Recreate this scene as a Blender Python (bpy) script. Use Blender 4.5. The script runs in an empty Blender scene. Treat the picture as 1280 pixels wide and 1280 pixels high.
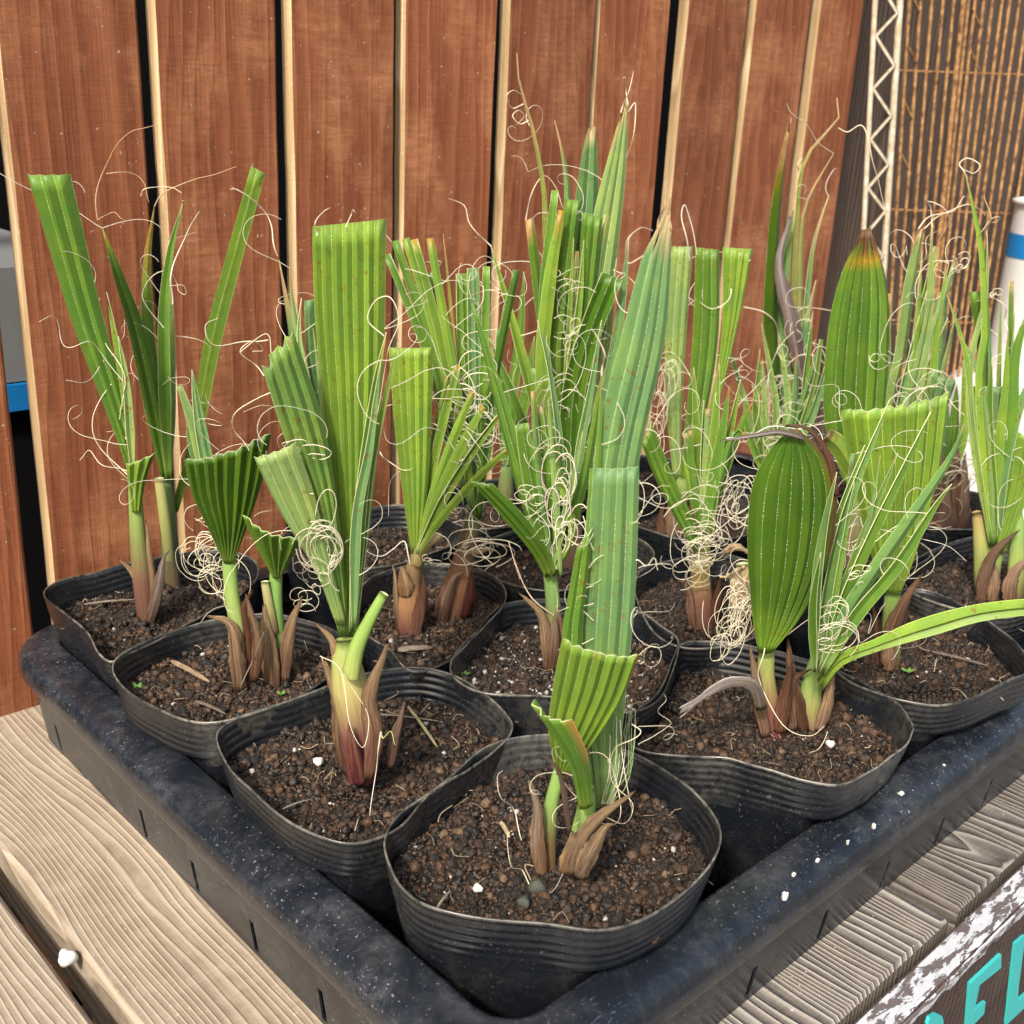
import bpy, math, random
import numpy as np
from mathutils import Vector, Matrix

# ------------------------------------------------------------------ camera, light, exposure
U = 0.045                                   # metres per tray slot spacing
FPX = 1393.95                               # focal length in photo pixels (1280 px wide)
RC = np.array([[0.7305, -0.6814, 0.0457], [0.1975, 0.2748, 0.9410], [0.6538, 0.6784, -0.3353]])
RC[0] /= np.linalg.norm(RC[0]); RC[2] -= RC[0] * (RC[2] @ RC[0]); RC[2] /= np.linalg.norm(RC[2]); RC[1] = np.cross(RC[2], RC[0]) * -1
if RC[1] @ np.array([0, 0, 1]) < 0: RC[1] *= -1
CAM = np.array([-3.8101, -3.7752, 6.6674]) * U
scene = bpy.context.scene
col = scene.collection
cd = bpy.data.cameras.new('camera'); cam = bpy.data.objects.new('camera', cd); col.objects.link(cam)
cam.matrix_world = Matrix(((RC[0][0], RC[1][0], -RC[2][0], CAM[0]), (RC[0][1], RC[1][1], -RC[2][1], CAM[1]),
                           (RC[0][2], RC[1][2], -RC[2][2], CAM[2]), (0, 0, 0, 1)))
cd.sensor_width = 36; cd.lens = FPX / 1280 * 36; cd.clip_start = 0.01; cd.clip_end = 500
cd.dof.use_dof = True; cd.dof.focus_distance = 0.44; cd.dof.aperture_fstop = 26
scene.camera = cam
SUN_DIR = np.array([-0.82, -0.38, 0.86]); SUN_DIR /= np.linalg.norm(SUN_DIR)     # towards the sun
w = bpy.data.worlds.new('World'); scene.world = w; w.use_nodes = True
nt = w.node_tree; bg = nt.nodes['Background']
sky = nt.nodes.new('ShaderNodeTexSky'); sky.sky_type = 'NISHITA'; sky.sun_disc = False
sky.sun_elevation = math.asin(SUN_DIR[2]); sky.sun_rotation = math.atan2(SUN_DIR[0], SUN_DIR[1])
sky.dust_density = 5.0; sky.air_density = 1.4
nt.links.new(sky.outputs[0], bg.inputs[0]); bg.inputs[1].default_value = 0.145
sd = bpy.data.lights.new('sun', 'SUN'); sun = bpy.data.objects.new('sun', sd); col.objects.link(sun)
sd.energy = 3.0; sd.angle = math.radians(6.0); sd.color = (1, 0.93, 0.82)
sun.rotation_euler = Vector(SUN_DIR).to_track_quat('Z', 'Y').to_euler()
vs = scene.view_settings; vs.view_transform = 'Standard'; vs.look = 'None'; vs.gamma = 1; vs.exposure = 0.55
scene.render.resolution_x = scene.render.resolution_y = 1024

# ------------------------------------------------------------------ helpers
rng = np.random.default_rng(7)
FWD = RC[2]; FH = np.array([FWD[0], FWD[1], 0]); FH /= np.linalg.norm(FH)
def ray(x, y): return RC.T @ np.array([(x - 640) / FPX, -(y - 640) / FPX, 1.0])
def on_z(x, y, z): d = ray(x, y); return CAM + d * ((z - CAM[2]) / d[2])
def on_y(x, y, Y): d = ray(x, y); return CAM + d * ((Y - CAM[1]) / d[1])
def on_v(x, y, P, d=0.0):                  # upright plane through P facing the viewer's heading, d nearer
    r = ray(x, y); return CAM + r * (((np.asarray(P) - CAM) @ FH - d) / (r @ FH))
def depth(P): return (np.asarray(P) - CAM) @ FWD

def mesh(name, V, F, mat, parent=None, colr=None, uv=None, smooth=True, sharp=None, loc=None, midx=None):
    V = np.asarray(V, float)
    if parent is not None: V = V - np.array(parent['_o'])
    elif loc is not None: V = V - np.asarray(loc)
    m = bpy.data.meshes.new(name)
    if isinstance(F, np.ndarray):
        nf, k = F.shape
        m.vertices.add(len(V)); m.vertices.foreach_set('co', V.astype(np.float32).ravel())
        m.loops.add(nf * k); m.loops.foreach_set('vertex_index', F.astype(np.int32).ravel())
        m.polygons.add(nf); m.polygons.foreach_set('loop_start', np.arange(0, nf * k, k, dtype=np.int32))
        m.update(calc_edges=True)
    else:
        m.from_pydata([tuple(v) for v in V], [], F); m.update()
    for mm in (mat if isinstance(mat, (list, tuple)) else [mat]): m.materials.append(mm)
    if smooth: m.polygons.foreach_set('use_smooth', np.ones(len(m.polygons), bool))
    if midx is not None: m.polygons.foreach_set('material_index', np.asarray(midx, np.int32))
    if colr is not None:
        a = m.color_attributes.new('tint', 'FLOAT_COLOR', 'POINT')
        c = np.ones((len(V), 4), np.float32); c[:, :3] = colr; a.data.foreach_set('color', c.ravel())
    if uv is not None:
        vi = np.empty(len(m.loops), np.int32); m.loops.foreach_get('vertex_index', vi)
        l = m.uv_layers.new(name='UVMap'); l.data.foreach_set('uv', np.asarray(uv, np.float32)[vi].ravel())
    if sharp is not None:
        ev = np.empty(len(m.edges) * 2, np.int32); m.edges.foreach_get('vertices', ev); ev = ev.reshape(-1, 2)
        s = sharp[ev[:, 0]] & sharp[ev[:, 1]] & (sharp[ev[:, 0]] == sharp[ev[:, 1]])
        a = m.attributes.new('sharp_edge', 'BOOLEAN', 'EDGE') if 'sharp_edge' not in m.attributes else m.attributes['sharp_edge']
        a.data.foreach_set('value', s)
    o = bpy.data.objects.new(name, m); col.objects.link(o)
    if parent is not None: o.parent = parent; o['_o'] = list(parent['_o'])
    elif loc is not None: o.location = loc; o['_o'] = list(map(float, loc))
    else: o['_o'] = [0., 0., 0.]
    return o
def thing(name, label, cat, loc, group=None):
    o = bpy.data.objects.new(name, None); col.objects.link(o); o.location = loc; o['_o'] = list(map(float, loc))
    o.empty_display_size = 0.01
    o['label'] = label; o['category'] = cat
    if group: o['group'] = group
    return o
def tag(o, label=None, cat=None, group=None, kind=None):
    if label: o['label'] = label
    if cat: o['category'] = cat
    if group: o['group'] = group
    if kind: o['kind'] = kind
    return o
BOXF = [(0, 3, 2, 1), (4, 5, 6, 7), (0, 1, 5, 4), (1, 2, 6, 5), (2, 3, 7, 6), (3, 0, 4, 7)]
def box(a, b):
    (x0, y0, z0), (x1, y1, z1) = a, b
    return np.array([(x0, y0, z0), (x1, y0, z0), (x1, y1, z0), (x0, y1, z0), (x0, y0, z1), (x1, y0, z1), (x1, y1, z1), (x0, y1, z1)], float)
def grid_faces(r, c, wrap=False):
    i = np.arange(r - 1)[:, None]; n = c if wrap else c - 1
    j = np.arange(n)[None, :]; k = (j + 1) % c
    return np.stack([(i * c + j), (i * c + k), ((i + 1) * c + k), ((i + 1) * c + j)], -1).reshape(-1, 4)
def catmull(P, n, closed=False):
    P = np.asarray(P, float)
    if len(P) == 2 and not closed: return P[0] + (P[1] - P[0]) * np.linspace(0, 1, n)[:, None]
    if closed: Q = np.vstack([P[-1], P, P[0], P[1]]); k = len(P)
    else: Q = np.vstack([2 * P[0] - P[1], P, 2 * P[-1] - P[-2]]); k = len(P) - 1
    out = []
    for i in range(k):
        a, b, c, d = Q[i:i + 4]; t = np.linspace(0, 1, 16, endpoint=False)[:, None]
        out.append(.5 * (2 * b + (c - a) * t + (2 * a - 5 * b + 4 * c - d) * t ** 2 + (3 * b - a - 3 * c + d) * t ** 3))
    out = np.vstack(out + [P[:1] if closed else P[-1:]])
    s = np.r_[0, np.cumsum(np.linalg.norm(np.diff(out, axis=0), axis=1))]
    tt = np.linspace(0, s[-1], n + 1)[:-1] if closed else np.linspace(0, s[-1], n)
    return np.stack([np.interp(tt, s, out[:, k]) for k in range(out.shape[1])], 1)
def wob(t, seed, n=5):                      # smooth periodic noise of an angle
    r = np.random.default_rng(seed); o = 0
    for k in range(1, n + 1): o = o + r.normal() / k ** .6 * np.sin(k * t + r.uniform(0, 6.28))
    return o / 2

# ------------------------------------------------------------------ materials
def newmat(name):
    m = bpy.data.materials.new(name); m.use_nodes = True; nt = m.node_tree
    return m, nt, nt.nodes['Principled BSDF']
class NT:
    def __init__(s, nt): s.nt = nt
    def __call__(s, typ, _out=0, **kw):
        n = s.nt.nodes.new('ShaderNode' + typ)
        for k, v in kw.items():
            if k.startswith('p_'): setattr(n, k[2:], v)
        for k, v in kw.items():
            if k.startswith('p_'): continue
            k2 = int(k[1:]) if k[0] == 'i' and k[1:].isdigit() else k.replace('_', ' ')
            sock = n.inputs[k2]
            if hasattr(v, 'is_output') or isinstance(v, bpy.types.NodeSocket): s.nt.links.new(v, sock)
            else: sock.default_value = v
        return n.outputs[_out]
    def mth(s, op, a, b=0.0, c=None):
        kw = dict(p_operation=op, i0=a, i1=b)
        if c is not None: kw['i2'] = c
        return s('Math', **kw)
    def noise(s, vec, scale, detail=4, rough=.5, dist=0): return s('TexNoise', Vector=vec, Scale=scale, Detail=detail, Roughness=rough, Distortion=dist)
    def ramp(s, f, *stops):
        n = s.nt.nodes.new('ShaderNodeValToRGB'); s.nt.links.new(f, n.inputs[0]); e = n.color_ramp.elements
        for i, (p, c) in enumerate(stops):
            el = e[i] if i < 2 else e.new(p)
            el.position = p; el.color = (*c, 1) if isinstance(c, tuple) else (c, c, c, 1)
        return n.outputs[0]
    def mix(s, f, a, b, blend='MIX'):
        n = s.nt.nodes.new('ShaderNodeMix'); n.data_type = 'RGBA'; n.blend_type = blend
        for k, v in ((0, f), (6, a), (7, b)):
            if isinstance(v, bpy.types.NodeSocket): s.nt.links.new(v, n.inputs[k])
            elif isinstance(v, tuple): n.inputs[k].default_value = (*v, 1)
            else: n.inputs[k].default_value = v
        return n.outputs[2]
    def mapv(s, v, sc=(1, 1, 1), loc=(0, 0, 0)): return s('Mapping', Vector=v, Scale=sc, Location=loc)
    def bump(s, h, strength, dist): return s('Bump', Height=h, Strength=strength, Distance=dist)
def link(nt, a, b): nt.links.new(a, b)

def mat_leaf(name, fuzz=1.0):
    m, nt, b = newmat(name); n = NT(nt)
    tint = n('VertexColor', p_layer_name='tint'); uv = n('UVMap')
    sx = nt.nodes.new('ShaderNodeSeparateXYZ'); link(nt, uv, sx.inputs[0]); ux, uyv = sx.outputs[0], sx.outputs[1]
    geo = n('NewGeometry')
    # fine veins running along the blade
    comb = n('CombineXYZ', X=n.mth('MULTIPLY', ux, 9.0), Y=n.mth('MULTIPLY', uyv, 14.0))
    vein = n.noise(comb, 1.0, 2, .6)
    c = n.mix(n.mth('MULTIPLY', vein, .75), tint, n.mix(1.0, tint, (.55, .62, .35), 'MULTIPLY'))
    blot = n.noise(geo, 60, 3, .6)
    c = n.mix(n.ramp(blot, (.42, 0.), (.72, .45)), c, n.mix(1.0, tint, (1.6, 1.25, .6), 'MULTIPLY'))
    # rusty freckles
    sp = n.ramp(n.noise(geo, 420, 2, .5), (.62, 0.), (.67, 1.))
    area = n.ramp(n.noise(geo, 35, 2, .5), (.44, 0.), (.56, 1.))
    sr = nt.nodes.new('ShaderNodeSeparateColor'); link(nt, tint, sr.inputs[0]); ye = n.ramp(sr.outputs[0], (.07, .08), (.16, 1.))
    c = n.mix(n.mth('MULTIPLY', n.mth('MULTIPLY', n.mth('MULTIPLY', sp, area), ye), .7), c, (.24, .14, .02))
    # pale fuzz dotted along the folds
    fr = n.mth('ABSOLUTE', n.mth('SUBTRACT', n.mth('FRACT', n.mth('ADD', n.mth('MULTIPLY', ux, 1.0), .5)), .5))
    line = n.mth('LESS_THAN', fr, n.mth('MULTIPLY', n.noise(geo, 300, 2, .6), .075))
    pale = n.mth('LESS_THAN', fr, .035)
    dots = n.ramp(n.noise(n('CombineXYZ', X=n.mth('ROUND', ux), Y=n.mth('MULTIPLY', uyv, 1500.0)), 1.0, 1, .5), (.50, 0.), (.56, 1.))
    dots = n.mth('MULTIPLY', dots, n.ramp(n.noise(geo, 90, 2, .6), (.38, .15), (.55, 1.)))
    c = n.mix(n.mth('MULTIPLY', pale, .55), c, n.mix(1.0, tint, (2.2, 1.7, 1.8), 'MULTIPLY'))
    c = n.mix(n.mth('MULTIPLY', n.mth('MULTIPLY', line, dots), .8 * fuzz), c, (.72, .76, .6))
    link(nt, c, b.inputs['Base Color']); b.inputs['Roughness'].default_value = .42
    b.inputs['Specular IOR Level'].default_value = .45
    link(nt, n.bump(vein, .25, .0006), b.inputs['Normal'])
    tr = nt.nodes.new('ShaderNodeBsdfTranslucent'); link(nt, n.mix(1.0, c, (1.25, 1.2, .5), 'MULTIPLY'), tr.inputs[0])
    mx = nt.nodes.new('ShaderNodeMixShader'); mx.inputs[0].default_value = .36
    link(nt, b.outputs[0], mx.inputs[1]); link(nt, tr.outputs[0], mx.inputs[2])
    link(nt, mx.outputs[0], nt.nodes['Material Output'].inputs[0])
    return m
M = {}
M['leaf'] = mat_leaf('leaf')
def simple_tint(name, rough=.6, streak=0., bump=0., spec=.3, trans=0.):
    m, nt, b = newmat(name); n = NT(nt)
    tint = n('VertexColor', p_layer_name='tint'); c = tint
    if streak:
        uv = n('UVMap'); v = n.noise(n.mapv(uv, (22, 2.2, 1)), 1.0, 4, .7)
        c = n.mix(n.ramp(v, (.38, streak), (.52, 0.)), tint, n.mix(1.0, tint, (.28, .22, .18), 'MULTIPLY'))
        v2 = n.noise(n.mapv(uv, (34, 1.6, 1), (3, 8, 0)), 1.0, 3, .65)
        c = n.mix(n.ramp(v2, (.54, 0.), (.66, streak * .8)), c, n.mix(1.0, tint, (2.0, 1.9, 1.7), 'MULTIPLY'))
        if bump: link(nt, n.bump(v, bump, .0012), b.inputs['Normal'])
    if spec > .4: c = n('HueSaturation', Saturation=.86, Value=.84, Color=c)
    link(nt, c, b.inputs['Base Color']); b.inputs['Roughness'].default_value = rough
    b.inputs['Specular IOR Level'].default_value = spec
    return m
M['stem'] = simple_tint('stem', .38, .35, .15, .5)
M['husk'] = simple_tint('husk', .75, .95, .9, .2)
M['thread'] = simple_tint('thread', .6)
m, nt, b = newmat('cut_edge'); b.inputs['Base Color'].default_value = (.50, .56, .28, 1); b.inputs['Roughness'].default_value = .6; M['cut'] = m

m, nt, b = newmat('soil'); n = NT(nt); tint = n('VertexColor', p_layer_name='tint'); g = n('NewGeometry')
v = n.noise(g, 1500, 3, .7)
c = n.mix(n.ramp(v, (.35, .75), (.65, 0.)), tint, n.mix(1.0, tint, (.35, .32, .3), 'MULTIPLY'))
c = n.mix(n.ramp(n.noise(g, 2600, 1, .5), (.68, 0.), (.72, .6)), c, (.40, .34, .27))
link(nt, c, b.inputs['Base Color']); link(nt, n.bump(v, .6, .0006), b.inputs['Normal'])
link(nt, n.ramp(n.noise(g, 90, 2, .5), (.4, .38), (.6, .85)), b.inputs['Roughness']); M['soil'] = m

def plastic(name, base, dust, dustcol, r0, r1, ribs=False):
    m, nt, b = newmat(name); n = NT(nt); g = n('NewGeometry')
    big = n.noise(g, 38, 4, .65, .8); fine = n.noise(g, 240, 4, .7, .5)
    d = n.mth('MULTIPLY', n.ramp(big, (.42, 0.), (.70, 1.)), n.ramp(fine, (.38, .15), (.68, 1.)))
    spk = n.ramp(n.noise(g, 800, 2, .55), (.66, 0.), (.70, 1.))
    spk = n.mth('MULTIPLY', spk, n.ramp(n.noise(g, 30, 2, .5), (.38, .15), (.6, 1.)))
    # scuffs: thin scratches
    sc = n.ramp(n.noise(n.mapv(g, (150, 420, 150)), 1.0, 4, .7, 1.5), (.60, 0.), (.70, .8))
    sc = n.mth('MULTIPLY', sc, n.ramp(n.noise(g, 26, 3), (.46, 0.), (.58, 1.)))
    a = n.mth('MULTIPLY', n.mth('ADD', n.mth('ADD', n.mth('MULTIPLY', d, .45), n.mth('MULTIPLY', spk, 1.6)), n.mth('MULTIPLY', sc, 1.1)), dust)
    dirt = n('VertexColor', p_layer_name='tint')
    sx = nt.nodes.new('ShaderNodeSeparateColor'); link(nt, dirt, sx.inputs[0])
    edge = n.mth('MULTIPLY', sx.outputs[0], n.ramp(fine, (.35, .1), (.6, 1.)))
    a = n.mth('ADD', a, edge); nt.nodes[-1].use_clamp = True
    c = n.mix(a, base, dustcol)
    link(nt, c, b.inputs['Base Color'])
    link(nt, n.ramp(n.mth('ADD', n.mth('MULTIPLY', a, .6), n.mth('MULTIPLY', fine, .5)), (.1, r0), (.8, r1)), b.inputs['Roughness'])
    link(nt, n.bump(n.mth('ADD', fine, n.mth('MULTIPLY', big, .5)), 0.05, .0006), b.inputs['Normal'])
    b.inputs['Specular IOR Level'].default_value = .45 if name == 'tray_plastic' else .8
    M[name] = m
plastic('tray_plastic', (.0095, .0125, .019), .34, (.33, .34, .36), .24, .5)
plastic('pot_film', (.0065, .0085, .0125), .17, (.24, .225, .19), .22, .45)

def wood(name, cols, axis, ring=420., wave=.010, contrast=.8, bump=.5, pores=0.5, rough=.85, knots=True, patch=None, dust=0.):
    """axis: index of the object axis the grain runs along"""
    m, nt, b = newmat(name); n = NT(nt)
    tc = n('TexCoord', 3); rnd = n('ObjectInfo', 5)
    off = n('CombineXYZ', X=n.mth('MULTIPLY', rnd, 3.1), Y=n.mth('MULTIPLY', rnd, 7.7), Z=n.mth('MULTIPLY', rnd, 5.3))
    p = nt.nodes.new('ShaderNodeVectorMath'); p.operation = 'ADD'; link(nt, tc, p.inputs[0]); link(nt, off, p.inputs[1]); p = p.outputs[0]
    sc = [1, 1, 1]; sc[axis] = .16
    q = n.mapv(p, tuple(sc))
    sx = nt.nodes.new('ShaderNodeSeparateXYZ'); link(nt, p, sx.inputs[0])
    across = sx.outputs[0]
    low = n.noise(q, 17, 2, .5); mid = n.noise(q, 60, 2, .5)
    warp = n.mth('ADD', n.mth('MULTIPLY', low, wave * 6), n.mth('MULTIPLY', mid, wave * .5))
    ph = n.mth('MULTIPLY', n.mth('ADD', across, warp), ring)
    fr = n.mth('FRACT', ph)
    g = n.ramp(fr, (0., 0.), (.55, .35), (.86, 1.), (1., 0.))
    sc2 = [1, 1, 1]; sc2[axis] = .035
    fib = n.noise(n.mapv(p, tuple(sc2)), 700, 3, .65)
    cr = [1, 1, 1]; cr[axis] = 6.
    saw = n.noise(n.mapv(p, tuple(cr)), 60, 3, .7)
    h = n.mth('ADD', n.mth('MULTIPLY', g, contrast), n.mth('MULTIPLY', fib, pores))
    c = n.ramp(n.mth('MULTIPLY', h, 1 / (contrast + pores)), (.15, cols[0]), (.45, cols[1]), (.8, cols[2]))
    bl = n.noise(q, 30, 3, .6)
    c = n.mix(n.ramp(bl, (.35, .55), (.65, 0.)), c, n.mix(1.0, c, (.62, .58, .55), 'MULTIPLY'))
    if patch:
        pa = n.ramp(n.noise(n.mapv(p, tuple(.6 if i == axis else 1 for i in range(3))), 22, 5, .65), (.46, 0.), (.64, .85))
        c = n.mix(n.mth('MULTIPLY', pa, n.ramp(saw, (.35, .4), (.65, 1.))), c, patch)
    fl = n.ramp(n.noise(p, 380, 1, .5), (.755, 0.), (.78, .6)); c = n.mix(n.mth('MULTIPLY', fl, .8), c, (.62, .52, .42))
    if dust: c = n.mix(n.ramp(n.noise(p, 70, 5, .75), (.45, 0.), (.75, dust)), c, n.mix(.55, cols[1], (.42, .37, .30)))
    c = n('HueSaturation', Value=n.mth('ADD', n.mth('MULTIPLY', rnd, .3), .85), Color=c)
    link(nt, c, b.inputs['Base Color']); b.inputs['Roughness'].default_value = rough; b.inputs['Specular IOR Level'].default_value = .25
    hh = n.mth('ADD', h, n.mth('MULTIPLY', saw, .6))
    link(nt, n.bump(hh, bump, .0016), b.inputs['Normal']); M[name] = m
wood('fence_wood', ((.150, .045, .019), (.250, .082, .035), (.33, .125, .057)), 2, 95., .012, .35, .35, .7, .75, patch=(.43, .19, .09))
wood('raw_edge', ((.30, .20, .10), (.50, .36, .20), (.66, .51, .32)), 2, 300., .004, .5, .4, .6)
wood('deck_tan', ((.21, .165, .12), (.34, .28, .212), (.43, .365, .285)), 1, 300., .010, .5, .45, .35, dust=.6)
wood('deck_grey', ((.062, .055, .049), (.22, .20, .178), (.36, .33, .30)), 1, 250., .016, .95, .65, .40, dust=.3)
wood('old_board', ((.055, .040, .030), (.14, .10, .078), (.22, .17, .135)), 2, 160., .006, .6, .6, .5)
wood('end_grain', ((.05, .04, .033), (.12, .10, .08), (.20, .17, .14)), 2, 330., .004, .7, .4, .5)
wood('front_brown', ((.035, .022, .020), (.075, .048, .043), (.12, .082, .075)), 0, 200., .004, .3, .6, .6, dust=.15)
def plain(name, c, rough=.5, metal=0, spec=.4, mott=0., mcol=None, scale=60):
    m, nt, b = newmat(name); n = NT(nt); g = n('NewGeometry')
    v = n.noise(g, scale, 4, .6)
    cc = n.mix(n.ramp(v, (.35, 0.), (.7, mott)), c, mcol or tuple(x * .5 for x in c))
    link(nt, cc, b.inputs['Base Color']); b.inputs['Roughness'].default_value = rough; b.inputs['Metallic'].default_value = metal
    b.inputs['Specular IOR Level'].default_value = spec; M[name] = m; return m, nt, b, n
plain('turquoise', (.05, .50, .50), .45, mott=.25, mcol=(.05, .45, .45), scale=120)
plain('white_enamel', (.78, .79, .80), .35, mott=.1)
plain('blue_band', (.012, .22, .62), .4, mott=.1)
plain('grey_panel', (.24, .25, .26), .5, mott=.2)
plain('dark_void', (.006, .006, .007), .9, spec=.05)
plain('ground_mat', (.16, .15, .14), .9, mott=.5, scale=12)
plain('moss', (.075, .085, .06), .8, mott=.8, mcol=(.03, .035, .035), scale=300)
plain('stone', (.72, .70, .66), .7, mott=.6, mcol=(.35, .33, .30), scale=260)
plain('chrome_worn', (.80, .75, .62), .4, .2, mott=.8, mcol=(.50, .34, .15), scale=130)
m_, nt_, b_, n_ = plain('rust', (.52, .29, .12), .6, .15, mott=1., mcol=(.12, .05, .026), scale=160)
# peeling white paint on the top of the lettered board
m, nt, b = newmat('peeling_paint'); n = NT(nt); tc = n('TexCoord', 3)
v = n.noise(n.mapv(tc, (.3, 1, 1)), 260, 6, .7, .3); k = n.ramp(v, (.46, 0.), (.49, 1.))
c = n.mix(k, n.mix(n.noise(tc, 300, 3), (.085, .065, .062), (.15, .12, .115)), n.mix(n.noise(tc, 260, 3), (.40, .41, .45), (.58, .59, .62)))
link(nt, c, b.inputs['Base Color']); b.inputs['Roughness'].default_value = .7; link(nt, n.bump(k, .7, .001), b.inputs['Normal']); M['peel'] = m

# ------------------------------------------------------------------ setting: ground, fence, sky blocker behind
ZT = -0.05 * U                              # bench top
g = mesh('ground', [(-30, -30, -.72), (30, -30, -.72), (30, 30, -.72), (-30, 30, -.72)], [(0, 1, 2, 3)], M['ground_mat']); tag(g, kind='structure')
YF = 8.95 * U                               # face of the fence
FA = math.radians(-1.5)
def fence_pt(x, y, back=0.0):               # point of the fence plane under a photo pixel
    d = ray(x, y); nrm = np.array([-math.sin(FA), math.cos(FA), 0]); q = np.array([0, YF, 0])
    return CAM + d * (((q - CAM) @ nrm + back) / (d @ nrm))
fe = thing('wooden_fence', 'reddish brown stained fence of upright boards with pale raw edges', 'fence', (0, YF, -.72))
edges = [(-240, -32), (2, 178), (196, 347), (362, 492), (504, 620), (630, 738), (745, 834), (849, 925), (932, 1003), (1013, 1068)]
fx = np.array([math.cos(FA), math.sin(FA), 0]); fy = np.array([-math.sin(FA), math.cos(FA), 0]); O = np.array([0, YF, 0])
for i, (a, bb) in enumerate(edges):
    s0 = (fence_pt(a, 100) - O) @ fx; s1 = (fence_pt(bb, 100) - O) @ fx
    nz = 60; zs = np.linspace(-.62, .95, nz); th = .008; dy = rng.uniform(-.002, .002)
    e0 = np.cumsum(rng.normal(0, .00022, nz)); e1 = np.cumsum(rng.normal(0, .00022, nz)); e0 -= e0.mean(); e1 -= e1.mean()
    prof = []
    for z, p0, p1 in zip(zs, e0, e1):
        l, r = s0 + p0, s1 + p1; c = .0016
        for s, d in ((l, c + .0004), (l + c, 0), (r - c, 0), (r, c), (r, th), (l, th)):
            v = O + fx * s + fy * (d + dy); prof.append((v[0], v[1], z))
    F = [tuple(f) for f in grid_faces(nz, 6, True)]
    mi = [(1 if (k % 6) in (5, 0) else 0) for k in range(len(F))]
    F += [tuple(range(5, -1, -1)), tuple(range((nz - 1) * 6, nz * 6))]; mi += [1, 1]
    ob = mesh('board', prof, F, [M['fence_wood'], M['raw_edge']], fe, smooth=False, midx=mi)
for z in (-.35, .55):
    a = O + fx * -.7 + fy * .018; c_ = O + fx * .62 + fy * .05
    mesh('rail', box((a[0], YF + .018, z), (c_[0], YF + .045, z + .07)), BOXF, M['old_board'], fe, smooth=False)

# what stands behind the fence
bw = mesh('sky_blocker', box((-2.5, YF + .55, -.72), (3.5, YF + .6, 1.6)), BOXF, M['dark_void'], loc=(0, YF + .55, -.72), smooth=False)  # added near-black box, blocks the bright sky behind the fence gaps
tag(bw, 'near black backdrop added behind the fence to keep sky out of its gaps', 'wall')
pb = fence_pt(10, 340, .06); pc = fence_pt(20, 486, .06); pd_ = fence_pt(25, 521, .06)
t = thing('storage_bin', 'grey storage bin with a bright blue band standing behind the fence', 'bin', (-.25, YF + .12, -.72))
mesh('bin_body', box((-.62, YF + .075, pc[2]), (.12, YF + .4, pb[2])), BOXF, M['grey_panel'], t, smooth=False)
mesh('band', box((-.623, YF + .072, pd_[2]), (.123, YF + .403, pc[2] - .001)), BOXF, M['blue_band'], t, smooth=False)
mesh('bin_base', box((-.615, YF + .08, -.72), (.115, YF + .395, pd_[2] - .001)), BOXF, M['dark_void'], t, smooth=False)
pe = fence_pt(5, 252, .1); pf = fence_pt(5, 300, .1)
mesh('lid', box((-.63, YF + .1, pf[2]), (.0, YF + .4, pe[2])), BOXF, M['grey_panel'], t, smooth=False)
mesh('lid_post', box((-.6, YF + .2, pb[2]), (-.57, YF + .23, pf[2])), BOXF, M['dark_void'], t, smooth=False)

# weathered dark boards behind the wire rack
ow = thing('weathered_board_wall', 'dark grey weathered boards behind the rusty wire rack', 'wall', (1.0, YF + .05, -.72))
s = (fence_pt(1060, 100) - O) @ fx
for i in range(9):
    x0 = s + i * .082 + (.002 if i else -.05)
    mesh('board', box((x0, YF + .03 + .004 * (i % 2), -.72), (x0 + .079, YF + .048, 1.0)), BOXF, M['old_board'], ow, smooth=False)

# ------------------------------------------------------------------ tubes
def tube(P, r, sides=5, cap=True):
    P = np.asarray(P, float); n = len(P); r = np.broadcast_to(np.asarray(r, float), (n,))
    T = np.gradient(P, axis=0); T /= np.linalg.norm(T, axis=1)[:, None] + 1e-12
    u = np.cross(T[0], [0.3, 0.5, 0.8]); u /= np.linalg.norm(u); V = []
    for i in range(n):
        u = u - T[i] * (u @ T[i]); u /= np.linalg.norm(u) + 1e-12; v = np.cross(T[i], u)
        a = np.arange(sides) * 2 * math.pi / sides
        V.append(P[i] + r[i] * (np.cos(a)[:, None] * u + np.sin(a)[:, None] * v))
    return np.vstack(V), grid_faces(n, sides, True)
class Bag:
    def __init__(s): s.V = []; s.F = []; s.C = []; s.n = 0
    def add(s, V, F, c=None):
        s.V.append(V); s.F.append(F + s.n); s.n += len(V)
        if c is not None: s.C.append(np.broadcast_to(np.asarray(c, float), (len(V), 3)))
    def build(s, name, mat, parent=None, **k):
        if not s.V: return None
        return mesh(name, np.vstack(s.V), np.vstack(s.F), mat, parent, colr=np.vstack(s.C) if s.C else None, **k)

# ------------------------------------------------------------------ wire rack
rk = thing('wire_rack_shelf', 'rusty wire shelf standing on edge with a pale zigzag truss side', 'wire shelf', (.72, YF - .03, -.72))
YR = YF - .035
def rk_pt(x, y, b=0.): return on_y(x, y, YR - b)
def bar(p, q, r, mat, name, sides=8, wobble=0.):
    P = p + (q - p) * np.linspace(0, 1, 24)[:, None]
    V, F = tube(P, r, sides); return mesh(name, V, F, M[mat], rk)
def extend(x0, y0, x1, y1, b=0.):           # bar through two photo points, carried from below the bench to the top of the shelf
    p, q = rk_pt(x0, y0, b), rk_pt(x1, y1, b); d = (q - p) / (q[2] - p[2])
    return p + d * (-.30 - p[2]), p + d * (.62 - p[2])
p0, p1 = extend(1094, 0, 1081, 260); bar(p0, p1, .0023, 'chrome_worn', 'frame_wire')
q0, q1 = extend(1125, 0, 1108, 280); bar(q0, q1, .0031, 'chrome_worn', 'frame_wire')
zz = []; k = 0; z = -.28
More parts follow.
